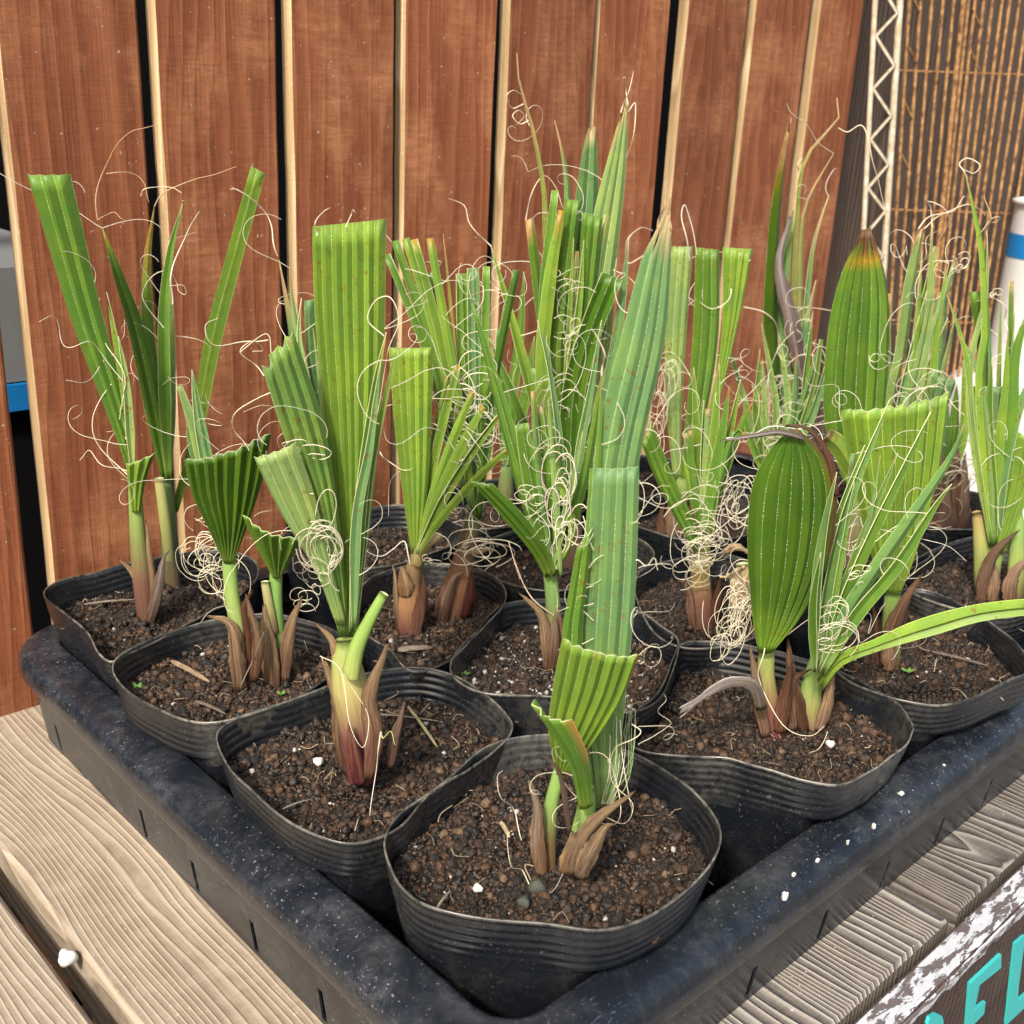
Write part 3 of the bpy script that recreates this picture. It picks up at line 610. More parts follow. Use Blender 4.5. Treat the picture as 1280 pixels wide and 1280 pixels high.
# ------------------------------------------------------------------ plants
G1, G2, G3 = (.25, .42, .065), (.155, .315, .050), (.085, .195, .020)
BG, PALE, LIME = (.185, .355, .150), (.31, .46, .18), (.25, .39, .07)
TAN, BROWN, MAROON, DRY = (.46, .32, .18), (.13, .060, .032), (.12, .022, .028), (.30, .25, .21)
CREAM = (.80, .73, .54)
lerp = lambda a, b, t: np.asarray(a) * (1 - t) + np.asarray(b) * t
class Plant:
    def __init__(s, label, pot_key, base_px, seed):
        s.base = on_z(*base_px, POTS[pot_key]['z'] - .001); s.t = thing('palm_seedling', label, 'palm seedling', s.base, 'palm seedlings in the tray')
        s.rng = np.random.default_rng(seed); s.edge = []; s.n = 0; s.bag = Bag(); s.k = depth(s.base) / FPX
    def at(s, x, y, d=0.): return on_v(x, y, s.base, d)
    def P(s, pts, d0=0., d1=None):
        d1 = d0 if d1 is None else d1; k = len(pts)
        return np.array([s.at(x, y, d0 + (d1 - d0) * i / max(1, k - 1)) for i, (x, y) in enumerate(pts)])
    def fan(s, L, R, n, c, d=0., d1=None, cut='flat', amp=.5, cup=.12, yaw=0., tip=None, tipw=.06, side=None, rows=22, basec=None, ragged=0.):
        """pleated leaf between two edges given from hinge to tip; d moves it nearer, yaw turns its right edge nearer"""
        d1 = d if d1 is None else d1
        A = catmull(s.P(L, d, d1), rows); B = catmull(s.P(R, d, d1), rows)
        tt = np.linspace(0, 1, rows); wd = np.linalg.norm(B - A, axis=1)
        if yaw:
            A = A + FH * (yaw * wd)[:, None] * .5; B = B - FH * (yaw * wd)[:, None] * .5
        n2_ = 2 * n; cols = n2_ * 1 + 1
        V = np.zeros((rows, cols, 3)); C = np.zeros((rows, cols, 3)); UV = np.zeros((rows, cols, 2))
        T = np.gradient((A + B) / 2, axis=0); T /= np.linalg.norm(T, axis=1)[:, None] + 1e-9
        W = (B - A) / (wd[:, None] + 1e-9); N = np.cross(W, T); N /= np.linalg.norm(N, axis=1)[:, None] + 1e-9
        N = np.where((N @ -FH)[:, None] > 0, N, -N)
        ln = np.r_[0, np.cumsum(np.linalg.norm(np.diff((A + B) / 2, axis=0), axis=1))]
        jit = s.rng.normal(0, ragged, cols) if ragged else np.zeros(cols)
        wgt = 1 + s.rng.normal(0, .10, cols - 1); sx = np.r_[0, np.cumsum(wgt)]; sx = sx / sx[-1]
        cj = s.rng.normal(0, .10, cols)
        for j in range(cols):
            u = sx[j]; sgn = 1 if j % 2 else -1
            e = 1.0 + jit[j]
            if cut == 'zig': e = 1 + (.012 if j % 2 else -.014) + s.rng.normal(0, .006)
            if cut == 'tooth': e = 1 + (.016 if j % 2 else -.022) + s.rng.normal(0, .006)
            te = np.clip(tt * e, 0, 1.0) if e <= 1 else tt
            a = np.stack([np.interp(te, tt, A[:, k]) for k in range(3)], 1); b_ = np.stack([np.interp(te, tt, B[:, k]) for k in range(3)], 1)
            p = a + (b_ - a) * u
            if e > 1: p[-1] = p[-1] + (p[-1] - p[-2]) * (e - 1) * rows
            w_ = np.interp(te, tt, wd)
            V[:, j] = p + N * (sgn * amp * 1.55 * w_ / n2_ * .5 + cup * w_ * (1 - (2 * u - 1) ** 2))[:, None]
            cc = np.tile(np.asarray(c, float), (rows, 1)) * (1 + cj[j])
            if basec is not None: cc = lerp(basec, cc, np.clip(te / .25, 0, 1)[:, None])
            if tip is not None: cc = lerp(cc, np.asarray(tip) * s.rng.uniform(.6, 1.4), np.clip((te - (1 - tipw * (1 + s.rng.normal(0, .25)))) / (tipw * .35), 0, 1)[:, None])
            if tip is not None and tipw > .08: cc = lerp(cc, (.42, .30, .02), np.exp(-((te - (1 - tipw * 1.02 - .02 * s.rng.uniform())) / (tipw * .16)) ** 2)[:, None] * .8)
            if side is not None:
                f = np.clip((u - side[0]) / .06, 0, 1) * np.clip((te - side[1]) / .08, 0, 1); cc = lerp(cc, side[2], f[:, None])
            C[:, j] = cc; UV[:, j, 0] = j / 2; UV[:, j, 1] = ln
        F = grid_faces(rows, cols); Vf = V.reshape(-1, 3)
        # a fold every column: unshare the shading by marking the lengthwise edges sharp
        o = mesh('leaf', Vf, F, [M['leaf'], M['cut']], s.t, colr=C.reshape(-1, 3), uv=UV.reshape(-1, 2))
        me = o.data; ev = np.empty(len(me.edges) * 2, np.int32); me.edges.foreach_get('vertices', ev); ev = ev.reshape(-1, 2)
        at_ = me.attributes.get('sharp_edge') or me.attributes.new('sharp_edge', 'BOOLEAN', 'EDGE')
        at_.data.foreach_set('value', (ev[:, 0] % cols) == (ev[:, 1] % cols))
        md = o.modifiers.new('thick', 'SOLIDIFY'); md.thickness = .00035; md.offset = 0; md.material_offset_rim = 1
        for k in range(2, rows, 2): s.edge += [(V[k, 0], -W[k]), (V[k, -1], W[k])]
        return o
    def blade(s, pts, w, c, d=0., d1=None, tipw=0., fold=.55, yaw=None, tip=None, tipl=.12, n=1, basew=.45, rows=20, basec=None, curl=0.):
        """single leaflet along a centre line from hinge to tip, w in pixels at its widest"""
        d1 = d if d1 is None else d1; Cn = catmull(s.P(pts, d, d1), rows); tt = np.linspace(0, 1, rows)
        yaw = s.rng.uniform(-.5, .5) if yaw is None else yaw
        T = np.gradient(Cn, axis=0); T /= np.linalg.norm(T, axis=1)[:, None]
        Sd = np.cross(-FH, T); Sd /= np.linalg.norm(Sd, axis=1)[:, None]; Sd = np.where((Sd @ RC[0])[:, None] > 0, Sd, -Sd)
        prof = np.interp(tt, [0, .35, .75, 1], [basew, 1, .92, tipw]) if tipw > .3 else np.interp(tt, [0, .3, .6, .85, 1], [basew, 1, .85, .45, max(tipw, .03)])
        hw = .5 * w * s.k * prof; ca, sa = math.cos(yaw), math.sin(yaw)
        N = np.cross(Sd, T); N = np.where((N @ -FH)[:, None] > 0, N, -N)
        ax = Sd * ca + N * sa; nn = N * ca - Sd * sa
        cols = 2 * n + 1; V = np.zeros((rows, cols, 3)); C = np.zeros((rows, cols, 3)); UV = np.zeros((rows, cols, 2)); ln = np.r_[0, np.cumsum(np.linalg.norm(np.diff(Cn, axis=0), axis=1))]
        sg = 1 if s.rng.uniform() < .5 else -1
        for j in range(cols):
            u = j / (cols - 1) * 2 - 1; off = (1 if j % 2 else -1) * sg * fold / (2 * n)
            V[:, j] = Cn + ax * (hw * u / max(ca, .6))[:, None] + nn * (hw * off)[:, None]
            cc = np.tile(np.asarray(c, float), (rows, 1)) * (1 + s.rng.normal(0, .12))
            if basec is not None: cc = lerp(basec, cc, np.clip(tt / .2, 0, 1)[:, None])
            if tip is not None: cc = lerp(cc, tip, np.clip((tt - (1 - tipl)) / (tipl * .5), 0, 1)[:, None])
            C[:, j] = cc; UV[:, j, 0] = j / 2 + .0; UV[:, j, 1] = ln
        o = mesh('leaf', V.reshape(-1, 3), grid_faces(rows, cols), [M['leaf'], M['cut']], s.t, colr=C.reshape(-1, 3), uv=UV.reshape(-1, 2))
        me = o.data; ev = np.empty(len(me.edges) * 2, np.int32); me.edges.foreach_get('vertices', ev); ev = ev.reshape(-1, 2)
        at_ = me.attributes.get('sharp_edge') or me.attributes.new('sharp_edge', 'BOOLEAN', 'EDGE')
        at_.data.foreach_set('value', (ev[:, 0] % cols) == (ev[:, 1] % cols))
        md = o.modifiers.new('thick', 'SOLIDIFY'); md.thickness = .00035; md.offset = 0; md.material_offset_rim = 1
        for k in range(4, rows, 3): s.edge += [(V[k, 0], -ax[k]), (V[k, -1], ax[k])]
        return o
    def stem(s, pts, ws, cs, d=0., d1=None, flat=.75, name='petiole', cap=None):
        P = catmull(s.P(pts, d, d1), 18); t = np.linspace(0, 1, 18); r = np.interp(t, np.linspace(0, 1, len(ws)), ws) * s.k * .5
        V, F = tube(P, r, 14); c = P.repeat(14, 0); V = c + (V - c) - FH * ((V - c) @ FH)[:, None] * (1 - flat)
        C = np.stack([np.interp(t, np.linspace(0, 1, len(cs)), [q[i] for q in cs]) for i in range(3)], 1).repeat(14, 0)
        F = [tuple(f) for f in F] + [tuple(range(18 * 14 - 1, 17 * 14 - 1, -1))]
        uv = np.stack([np.tile(np.arange(14) / 7, 18), t.repeat(14)], 1)
        mi = None
        mats = [M['stem'], M['cut']]
        if cap: mi = [0] * (len(F) - 1) + [1]
        return mesh(name, V, F, mats, s.t, colr=C, uv=uv, midx=mi)
    def husk(s, pts, w, c0=BROWN, c1=TAN, d=.0015, d1=None, wrap=1.2, tipw=.08, yaw=0., rag=.10):
        rows, cols = 16, 11; P = catmull(s.P(pts, d, d1), rows); t = np.linspace(0, 1, rows)
        T = np.gradient(P, axis=0); T /= np.linalg.norm(T, axis=1)[:, None]
        Sd = np.cross(-FH, T); Sd /= np.linalg.norm(Sd, axis=1)[:, None]; N = np.cross(T, Sd); N = np.where((N @ -FH)[:, None] > 0, N, -N)
        r = .5 * w * .8 * s.k * np.interp(t, [0, .3, .6, .85, 1], [.70, .92, .72, .34, tipw]); a = np.linspace(-wrap, wrap, cols)
        V = np.zeros((rows, cols, 3)); C = np.zeros((rows, cols, 3)); UV = np.zeros((rows, cols, 2))
        for j in range(cols):
            aa = a[j] + yaw;  rr = r * (1 + (s.rng.normal(0, rag, rows) + .10 * np.sin(t * 9 + s.rng.uniform(0, 6))) * (abs(j - 5) / 5) + .10 * math.sin(j * 2.1 + w)) / math.sin(min(1.5, wrap))
            V[:, j] = P + Sd * (rr * math.sin(aa))[:, None] + N * (rr * (math.cos(aa) - .55) * .8)[:, None]
            V[-1, j] = V[-1, j] + T[-1] * s.rng.normal(0, .12) * np.linalg.norm(P[-1] - P[-4]); C[:, j] = lerp(c0, c1, np.clip(t * 1.15 - .1 + s.rng.normal(0, .28), 0, 1)[:, None]) * (.82 if abs(j - 5) < 5 else 1.25) * s.rng.uniform(.7, 1.1); UV[:, j] = np.c_[np.full(rows, j / 10.), t]
        o = mesh('husk', V.reshape(-1, 3), grid_faces(rows, cols), M['husk'], s.t, colr=C.reshape(-1, 3), uv=UV.reshape(-1, 2))
        md = o.modifiers.new('thick', 'SOLIDIFY'); md.thickness = .0005; md.offset = 0
        return o
    def thread(s, pts, w=1.6, c=CREAM, d=.003, d1=None, taper=True):
        w *= .78
        P = catmull(s.P(pts, d, d1), 12 * len(pts)); n_ = len(P); t = np.linspace(0, 1, n_)
        P = P + FH * (.004 * np.sin(t * 7 + s.rng.uniform(0, 6)))[:, None] * np.minimum(1, t * 4)[:, None]
        V, F = tube(P, .5 * w * s.k * (1 - .6 * t if taper else np.ones(n_)), 5)
        cc = np.tile(np.asarray(c), (len(V), 1)); return mesh('curled_thread', V, F, M['thread'], s.t, colr=cc, uv=np.zeros((len(V), 2)))
    def curl(s, p, dr, length, rad, w=.85):
        r = s.rng; st = .0011; n_ = int(length / st); P = [np.array(p)]; dr = np.array(dr, float); dr /= np.linalg.norm(dr)
        ax = -FH + r.normal(0, .55, 3); ax /= np.linalg.norm(ax); sg = r.choice([-1, 1]); ph = r.uniform(0, 6.28); tight = rad
        for i in range(n_):
            f = i / n_; k = sg * (st / tight) * (.35 + 1.1 * f + .55 * math.sin(ph + f * 7))
            c, s_ = math.cos(k), math.sin(k); dr = dr * c + np.cross(ax, dr) * s_ + ax * (ax @ dr) * (1 - c)
            dr = dr + r.normal(0, .035, 3) + ax * .012 * sg; dr /= np.linalg.norm(dr)
            ax = ax + r.normal(0, .03, 3); ax /= np.linalg.norm(ax); P.append(P[-1] + dr * st)
        P = np.array(P); V, F = tube(P, .5 * w * s.k * np.linspace(1, .45, len(P)), 4)
        s.bag.add(V, F, lerp(CREAM, (.86, .82, .68), r.uniform()) * r.uniform(.8, 1.02))
    def tangle(s, x, y, rx, ry, n_, d=.006, w=.9, c=None):
        """looping fibres balled up round a stem"""
        r = s.rng; o = s.at(x, y, d)
        for _ in range(max(3, int(n_ * .55))):
            th = r.uniform(0, 6.28); m_ = int(r.uniform(10, 34)); rad = r.uniform(.18, .95); ex = r.uniform(.6, 1.1); P = []
            cx_, cy_ = r.normal(0, .42), r.normal(0, .5); tilt = r.uniform(-1, 1); tw = r.choice([-1, 1]); vx = vy = vr = 0.
            for i in range(m_):
                th += .36 * tw; rad *= 1 + vr; vx = vx * .8 + r.normal(0, .016); vy = vy * .8 + r.normal(0, .018); cx_ += vx; cy_ += vy; vr = vr * .8 + r.normal(0, .012)
                P.append(o + RC[0] * (cx_ + rad * math.cos(th)) * rx * s.k + np.array([0, 0, 1.]) * (cy_ + rad * ex * math.sin(th)) * ry * s.k - FH * (.5 * rad * math.sin(th + tilt) * rx * s.k))
            P = catmull(np.array(P), m_ * 2); V, F = tube(P, .5 * w * s.k, 4); s.bag.add(V, F, lerp(c or CREAM, (.86, .80, .62), r.uniform()) * r.uniform(.75, 1.05))
    def extra(s, n_, h, xr, yr, cols, w=(6, 13), d=-.006):
        r = s.rng
        for _ in range(n_):
            x, y = r.uniform(*xr), r.uniform(*yr); bx = h[0] + r.normal(0, 4); bow = r.normal(0, .12)
            pts = [(bx, h[1])] + [(bx + (x - bx) * (f + bow * math.sin(math.pi * f)), h[1] + (y - h[1]) * f) for f in (.35, .7, 1)]
            s.blade(pts, r.uniform(*w), lerp(cols[r.integers(len(cols))], cols[r.integers(len(cols))], r.uniform()), d + r.normal(0, .004), tipw=r.choice([0., 0., .7]), tip=TAN if r.uniform() < .6 else None, tipl=.06)
    def finish(s, n_curl=30, rad=(.004, .010), length=(.02, .07)):
        r = s.rng
        for _ in range(int(n_curl * .62)):
            p, dr = s.edge[r.integers(len(s.edge))]
            s.curl(p, dr * r.uniform(.4, 1.2) + np.array([0, 0, r.uniform(-.2, 1.2)]) - FH * r.uniform(-.2, .5), r.uniform(*length), r.uniform(*rad))
        o = s.bag.build('fibre_threads', M['thread'], s.t, uv=np.zeros((s.bag.n, 2)))
        if o: tag(o, 'fine pale curly fibres fraying from the leaf edges', kind='stuff')
# ---- plant D: two stems in the fence corner pot
p = Plant('seedling with one broad straight cut leaf leaning to the fence in the corner pot', 'D', (182, 778), 1)
p.stem([(183, 782), (178, 730), (172, 670), (168, 600)], (20, 24, 19, 15), (BROWN, (.20, .08, .05), (.22, .30, .05), (.26, .44, .06)))
p.fan([(163, 605), (150, 560), (95, 420), (60, 310), (32, 218)], [(172, 600), (155, 500), (122, 375), (105, 300), (86, 218)], 3, G2, 0, .01, amp=.7, tip=None)
p.fan([(165, 640), (160, 605), (157, 580)], [(175, 640), (182, 600), (194, 566)], 3, G1, .004, .01, cut='zig', amp=.6)
p.blade([(168, 600), (158, 500), (140, 400), (133, 365)], 11, G1, .003, tip=BROWN)
p.blade([(166, 590), (158, 480), (148, 420)], 9, PALE, .006)
p.husk([(182, 785), (178, 740), (165, 715), (150, 700)], 22, BROWN, TAN); p.husk([(188, 782), (190, 730), (186, 690), (184, 655)], 16, (.22, .10, .06), TAN, .0005)
p.husk([(184, 784), (196, 745), (204, 700), (210, 690)], 18, BROWN, DRY, .003)
for t_ in ([(168, 565), (150, 530), (160, 470), (135, 430), (112, 400), (108, 425), (125, 445), (150, 425), (155, 400)], [(160, 590), (135, 580), (110, 565), (97, 577)], [(165, 600), (128, 560), (120, 520), (140, 480), (165, 470), (155, 520), (168, 560)]): p.thread(t_, 1.7)
p.finish(10)
p = Plant('seedling with thin pointed blades and a tall narrow cut blade in the corner pot', 'D', (215, 738), 2)
p.stem([(216, 742), (213, 700), (210, 640), (206, 590)], (22, 22, 18, 14), (BROWN, (.12, .12, .05), (.16, .24, .06), G2), -.004)
p.stem([(212, 700), (206, 650), (199, 598)], (12, 14, 12), ((.2, .22, .06), (.34, .38, .08), (.50, .48, .14)), .006, cap=1, name='cut_petiole')
p.blade([(208, 600), (190, 500), (170, 410), (150, 350), (128, 285)], 21, G3, 0, .012, n=2, tip=(.3, .3, .05), tipl=.1)
p.blade([(209, 600), (200, 540), (186, 420), (184, 330), (193, 258)], 14, G2, -.003, tip=(.35, .25, .05), tipl=.3)
p.blade([(211, 600), (208, 540), (205, 400), (212, 320), (228, 255)], 15, G2, .003)
p.blade([(211, 600), (214, 500), (214, 400), (212, 330)], 11, PALE, -.006)
p.fan([(212, 640), (232, 560), (252, 430), (275, 340), (312, 207)], [(222, 640), (252, 540), (275, 430), (300, 330), (331, 216)], 2, G1, -.01, -.02, amp=.8, yaw=.3)
p.thread([(122, 275), (120, 230), (140, 190), (165, 166), (183, 160), (198, 156)], 1.9, TAN); p.thread([(133, 217), (160, 216), (180, 232), (190, 252)], 1.6, TAN)
p.thread([(193, 258), (206, 240), (240, 225), (270, 218), (297, 208)], 2.1, TAN); p.thread([(176, 245), (185, 235), (215, 235), (230, 240)], 1.5)
p.thread([(228, 255), (233, 250), (241, 259)], 1.6, TAN); p.thread([(216, 380), (218, 330), (232, 290), (251, 264)], 2.6, (.72, .66, .52))
p.thread([(205, 410), (188, 385), (180, 365), (190, 345), (208, 340), (218, 355), (222, 365), (232, 368), (230, 356), (214, 356)], 1.5)
p.thread([(122, 275), (140, 266), (163, 276)], 1.6, TAN); p.finish(14)
# ---- plant C: twin fans
p = Plant('seedling with a dark green fan leaf and a cream fibre tangle beside it', 'C', (302, 858), 3)
p.stem([(303, 860), (300, 800), (290, 745), (286, 690)], (22, 22, 18, 17), (BROWN, (.3, .3, .1), (.30, .46, .07), (.20, .40, .05)))
p.fan([(280, 704), (262, 665), (240, 620), (229, 574)], [(291, 704), (308, 660), (326, 605), (339, 541)], 8, G3, .002, .012, cut='tooth', amp=.75, cup=.16, basec=LIME)
p.blade([(275, 640), (262, 590), (250, 530), (240, 462)], 15, BG, -.01, n=2); p.blade([(270, 640), (252, 580), (240, 530), (224, 482)], 13, PALE, -.013, tipw=.5); p.blade([(268, 640), (240, 560), (236, 500)], 10, BG, -.016)
p.husk([(300, 862), (296, 815), (288, 780), (262, 770)], 27, (.16, .09, .055), TAN, .004); p.husk([(308, 860), (308, 800), (305, 760), (316, 738)], 20, (.20, .08, .05), BROWN, .001); p.husk([(318, 850), (322, 800), (312, 760), (308, 745)], 18, BROWN, (.3, .2, .12), .006)
p.tangle(262, 690, 24, 38, 26, -.002); p.tangle(248, 640, 22, 30, 10, -.004)
p.thread([(302, 855), (318, 820), (330, 790)], 1.5, DRY, .01); p.finish(10)
p = Plant('seedling with a smaller folded fan leaf sharing the pot with a larger fan', 'C', (345, 850), 4)
p.stem([(346, 852), (346, 800), (344, 750), (346, 700)], (20, 22, 17, 15), (BROWN, (.12, .22, .04), (.19, .40, .05), (.17, .37, .04)))
p.fan([(341, 722), (325, 690), (310, 660), (301, 637)], [(351, 722), (360, 705), (370, 690), (379, 672)], 6, G2, .004, .014, cut='tooth', amp=.7, cup=.2, basec=LIME)
p.stem([(342, 790), (336, 755), (331, 727)], (13, 12, 10), (BROWN, (.34, .32, .10), (.48, .46, .16)), .003, cap=1, name='cut_petiole')
p.husk([(342, 862), (338, 820), (334, 790), (330, 758)], 30, (.17, .09, .06), TAN, .005); p.husk([(355, 850), (358, 810), (366, 775), (376, 750)], 24, (.22, .12, .08), TAN, .003)
p.tangle(385, 725, 16, 28, 12, -.006); p.finish(8)
# ---- plant B
p = Plant('large seedling with a broad straight cut striped leaf on a maroon bulb', 'B', (452, 972), 5)
p.stem([(452, 976), (450, 930), (438, 860), (428, 800)], (34, 46, 46, 26), (MAROON, (.19, .045, .045), (.44, .38, .10), (.32, .44, .07)), .009, .004, name='bulb')
p.fan([(424, 800), (424, 700), (410, 560), (394, 400), (390, 283)], [(446, 800), (454, 720), (468, 600), (479, 440), (482, 274)], 7, G1, .0, -.006, amp=.75, cup=.10, basec=LIME)
p.fan([(424, 795), (398, 655), (362, 560), (329, 455)], [(436, 795), (424, 660), (404, 535), (362, 405)], 4, lerp(G1, BG, .5), .004, .012, amp=.8, yaw=-.2, ragged=.02)
p.fan([(420, 780), (395, 715), (350, 640), (317, 572)], [(432, 780), (412, 700), (392, 620), (368, 554)], 4, PALE, .006, .016, amp=.6)
p.blade([(440, 790), (450, 640), (468, 490), (483, 415)], 15, G2, .006, tip=(.45, .40, .08), tipl=.12); p.blade([(445, 780), (462, 600), (480, 507), (498, 425)], 10, G1, .002)
p.blade([(442, 785), (446, 650), (462, 560), (476, 450)], 12, BG, .010)
p.fan([(430, 700), (400, 540), (384, 450), (380, 376)], [(436, 700), (408, 540), (397, 450), (394, 374)], 1, BG, -.012, amp=.6)
p.blade([(415, 650), (380, 500), (362, 400), (349, 325)], 12, BG, -.012, tip=TAN, tipl=.25); p.blade([(412, 640), (382, 470), (366, 380), (362, 335)], 9, PALE, -.01, tip=TAN); p.blade([(412, 640), (384, 480), (374, 420), (377, 372)], 10, PALE, -.008, tip=TAN)
p.stem([(438, 845), (446, 810), (462, 775), (480, 742)], (22, 18, 14, 11), ((.4, .45, .09), (.28, .46, .05), (.24, .44, .04), (.26, .46, .05)), .014, cap=1, name='cut_petiole')
p.husk([(440, 968), (430, 930), (424, 880), (405, 826)], 36, (.10, .045, .03), TAN, .004); p.husk([(462, 972), (468, 915), (462, 870), (484, 806)], 30, (.22, .10, .07), TAN, .016, .02); p.husk([(450, 980), (444, 950), (440, 925), (436, 905)], 24, MAROON, (.30, .14, .09), .016); p.husk([(430, 870), (424, 830), (415, 800), (398, 782)], 22, (.34, .20, .09), TAN, .006)
p.husk([(488, 958), (493, 925), (500, 900), (505, 880)], 17, (.18, .10, .075), (.3, .2, .15), .010)
p.thread([(476, 915), (470, 960), (464, 1005), (463, 1042)], 2.0, (.7, .66, .55), .022); p.thread([(476, 915), (488, 922), (496, 924)], 2.4, (.5, .5, .2), .02)
p.thread([(400, 820), (425, 840), (440, 900), (455, 930), (460, 900), (440, 870), (425, 845)], 1.6, CREAM, .022); p.thread([(300, 440), (330, 420), (345, 445)], 1.5)
for t_ in ([(330, 470), (312, 450), (304, 435), (318, 425), (326, 440), (312, 442)], [(347, 320), (335, 280), (318, 250), (300, 236), (290, 236)], [(335, 425), (300, 430), (270, 430), (260, 405), (272, 398)], [(396, 295), (397, 276), (403, 265), (412, 260)], [(434, 290), (436, 272), (441, 262), (446, 264)], [(480, 420), (460, 400), (470, 375), (490, 370), (500, 400), (485, 440), (470, 520), (455, 590)], [(340, 490), (300, 510), (290, 540), (310, 565)]): p.thread(t_, 1.6)
p.tangle(398, 690, 22, 40, 22, .012); p.tangle(375, 560, 22, 16, 9, .012); p.extra(4, (436, 790), (352, 400), (400, 520), [PALE, BG], (6, 10), -.012); p.finish(34)
# ---- plant I: two stumps
p = Plant('seedling with a straight cut fan and splayed fingers on an orange stump', 'I', (512, 788), 6)
p.stem([(512, 792), (512, 745), (518, 710), (530, 680)], (30, 32, 22, 18), (MAROON, (.38, .17, .05), (.20, .12, .05), (.38, .30, .06)), name='stump')
p.stem([(520, 705), (532, 680), (552, 670)], (16, 17, 10), ((.24, .18, .06), (.42, .34, .07), TAN), .006, name='cut_petiole')
p.fan([(514, 692), (504, 620), (493, 530), (486, 434)], [(524, 692), (534, 610), (539, 520), (541, 434)], 5, G1, .004, .002, amp=.55, basec=LIME)
for (x, y, w_, dd) in ((573, 457, 11, 0), (591, 490, 11, .004), (604, 508, 11, .008), (623, 520, 10, .011), (634, 562, 9, .013), (560, 470, 9, -.003)):
    p.blade([(521, 692), (521 + (x - 521) * .3, 692 + (y - 692) * .37), (521 + (x - 521) * .66, 692 + (y - 692) * .72), (x, y)], w_, lerp(G1, LIME, p.rng.uniform(0, .5)), dd, dd * 2, tipw=.5, tip=(.42, .26, .05), tipl=.05, basec=PALE)
p.husk([(500, 790), (496, 750), (494, 720), (491, 708)], 12, BROWN, TAN, .002); p.husk([(520, 795), (525, 760), (530, 735), (528, 718)], 22, (.2, .09, .06), BROWN, .006)
p.husk([(508, 745), (506, 725), (502, 708)], 26, (.3, .16, .08), TAN, .004)
p.thread([(513, 705), (505, 680), (490, 690), (475, 695), (455, 680), (452, 660)], 2.0, (.74, .70, .58)); p.tangle(540, 705, 9, 8, 5, .012); p.thread([(475, 565), (485, 580), (500, 585), (520, 583)], 1.7)
p.finish(22)
p = Plant('seedling with a sheaf of narrow cut blades on a leaning brown stump', 'I', (566, 772), 7)
p.stem([(560, 776), (570, 735), (582, 690), (594, 640)], (36, 34, 24, 18), (BROWN, (.36, .15, .05), (.20, .11, .05), (.10, .16, .04)), -.002, name='stump')
for i, (pts, w_, c) in enumerate([([(592, 645), (560, 520), (525, 418), (484, 318)], 10, G2), ([(592, 645), (565, 520), (528, 400), (493, 301)], 12, G2), ([(592, 645), (570, 520), (537, 390), (507, 298)], 11, G1), ([(592, 645), (575, 540), (545, 400), (518, 299)], 10, G1), ([(594, 645), (577, 520), (552, 380), (538, 298)], 10, G1), ([(594, 645), (585, 600), (556, 470), (538, 340)], 19, G2), ([(596, 645), (590, 600), (581, 460), (577, 342)], 17, G2), ([(597, 645), (597, 600), (594, 450), (591, 335)], 17, BG), ([(598, 645), (602, 540), (606, 430), (608, 333)], 10, G2), ([(600, 645), (606, 537), (622, 454), (646, 338)], 10, G3), ([(592, 645), (570, 560), (556, 470), (548, 420)], 12, BG)]):
    p.blade(pts, w_, c, -.004 + .0022 * (i % 5), tipw=.75, tip=(.40, .30, .05) if i in (3, 4) else None, tipl=.04, n=2 if w_ > 15 else 1, basew=.3)
p.blade([(594, 645), (575, 520), (563, 380), (554, 292)], 6, (.32, .33, .09), .002, tip=TAN)
p.husk([(548, 785), (556, 750), (568, 722), (580, 716)], 26, (.2, .1, .07), (.34, .22, .15), .006); p.husk([(580, 770), (588, 740), (590, 715)], 20, MAROON, BROWN, .001); p.husk([(584, 690), (600, 690), (614, 684)], 10, TAN, (.6, .5, .3), .006)
p.tangle(596, 480, 24, 34, 10, .012, 1.2); p.tangle(590, 680, 26, 24, 12, .01, 1.2); p.tangle(580, 560, 26, 40, 14, .008, 1.1)
p.extra(7, (594, 648), (520, 640), (340, 480), [G1, G2, BG], (7, 12), -.004); p.finish(40)
# ---- plant H: middle
p = Plant('slender seedling with one blade bent aside in the white grit pot', 'H', (690, 830), 8)
p.stem([(690, 834), (692, 780), (690, 740), (686, 705)], (22, 23, 18, 17), (BROWN, (.26, .14, .07), (.16, .30, .06), (.20, .40, .06)))
p.fan([(680, 722), (662, 690), (625, 645), (588, 601)], [(696, 716), (680, 680), (650, 640), (613, 603)], 3, G3, .006, .022, cut='zig', amp=.8, yaw=.3, basec=LIME)
p.blade([(688, 715), (670, 665), (630, 519), (604, 425), (590, 380)], 18, G2, .0, n=2, tipw=.15); p.blade([(690, 715), (680, 680), (664, 600), (652, 530)], 21, G2, .004, tipw=.7, n=2)
p.blade([(694, 715), (716, 665), (698, 587), (681, 500)], 10, G1, .006, tip=BROWN, tipl=.06); p.blade([(692, 715), (702, 600), (690, 480), (672, 400)], 9, BG, .002)
p.blade([(694, 720), (715, 640), (725, 560), (740, 480), (752, 400)], 12, BG, -.004); p.blade([(694, 720), (730, 600), (748, 500), (752, 465)], 13, G2, .0, tip=BROWN, tipl=.05)
p.husk([(684, 836), (682, 790), (674, 765), (650, 742)], 18, (.24, .15, .10), TAN, .004); p.husk([(698, 836), (700, 790), (698, 760)], 20, (.22, .11, .06), (.30, .2, .13), .003); p.husk([(688, 838), (692, 800), (694, 770)], 24, BROWN, (.34, .24, .16), .007)
p.thread([(693, 770), (660, 740), (645, 710), (636, 680), (640, 690), (650, 720)], 2.2, (.60, .46, .32)); p.tangle(703, 640, 16, 40, 26, .008, 1.3); p.tangle(665, 620, 20, 20, 5, .014)
p.extra(5, (692, 720), (660, 745), (420, 560), [BG, G2, PALE], (6, 11), .004); p.finish(30)
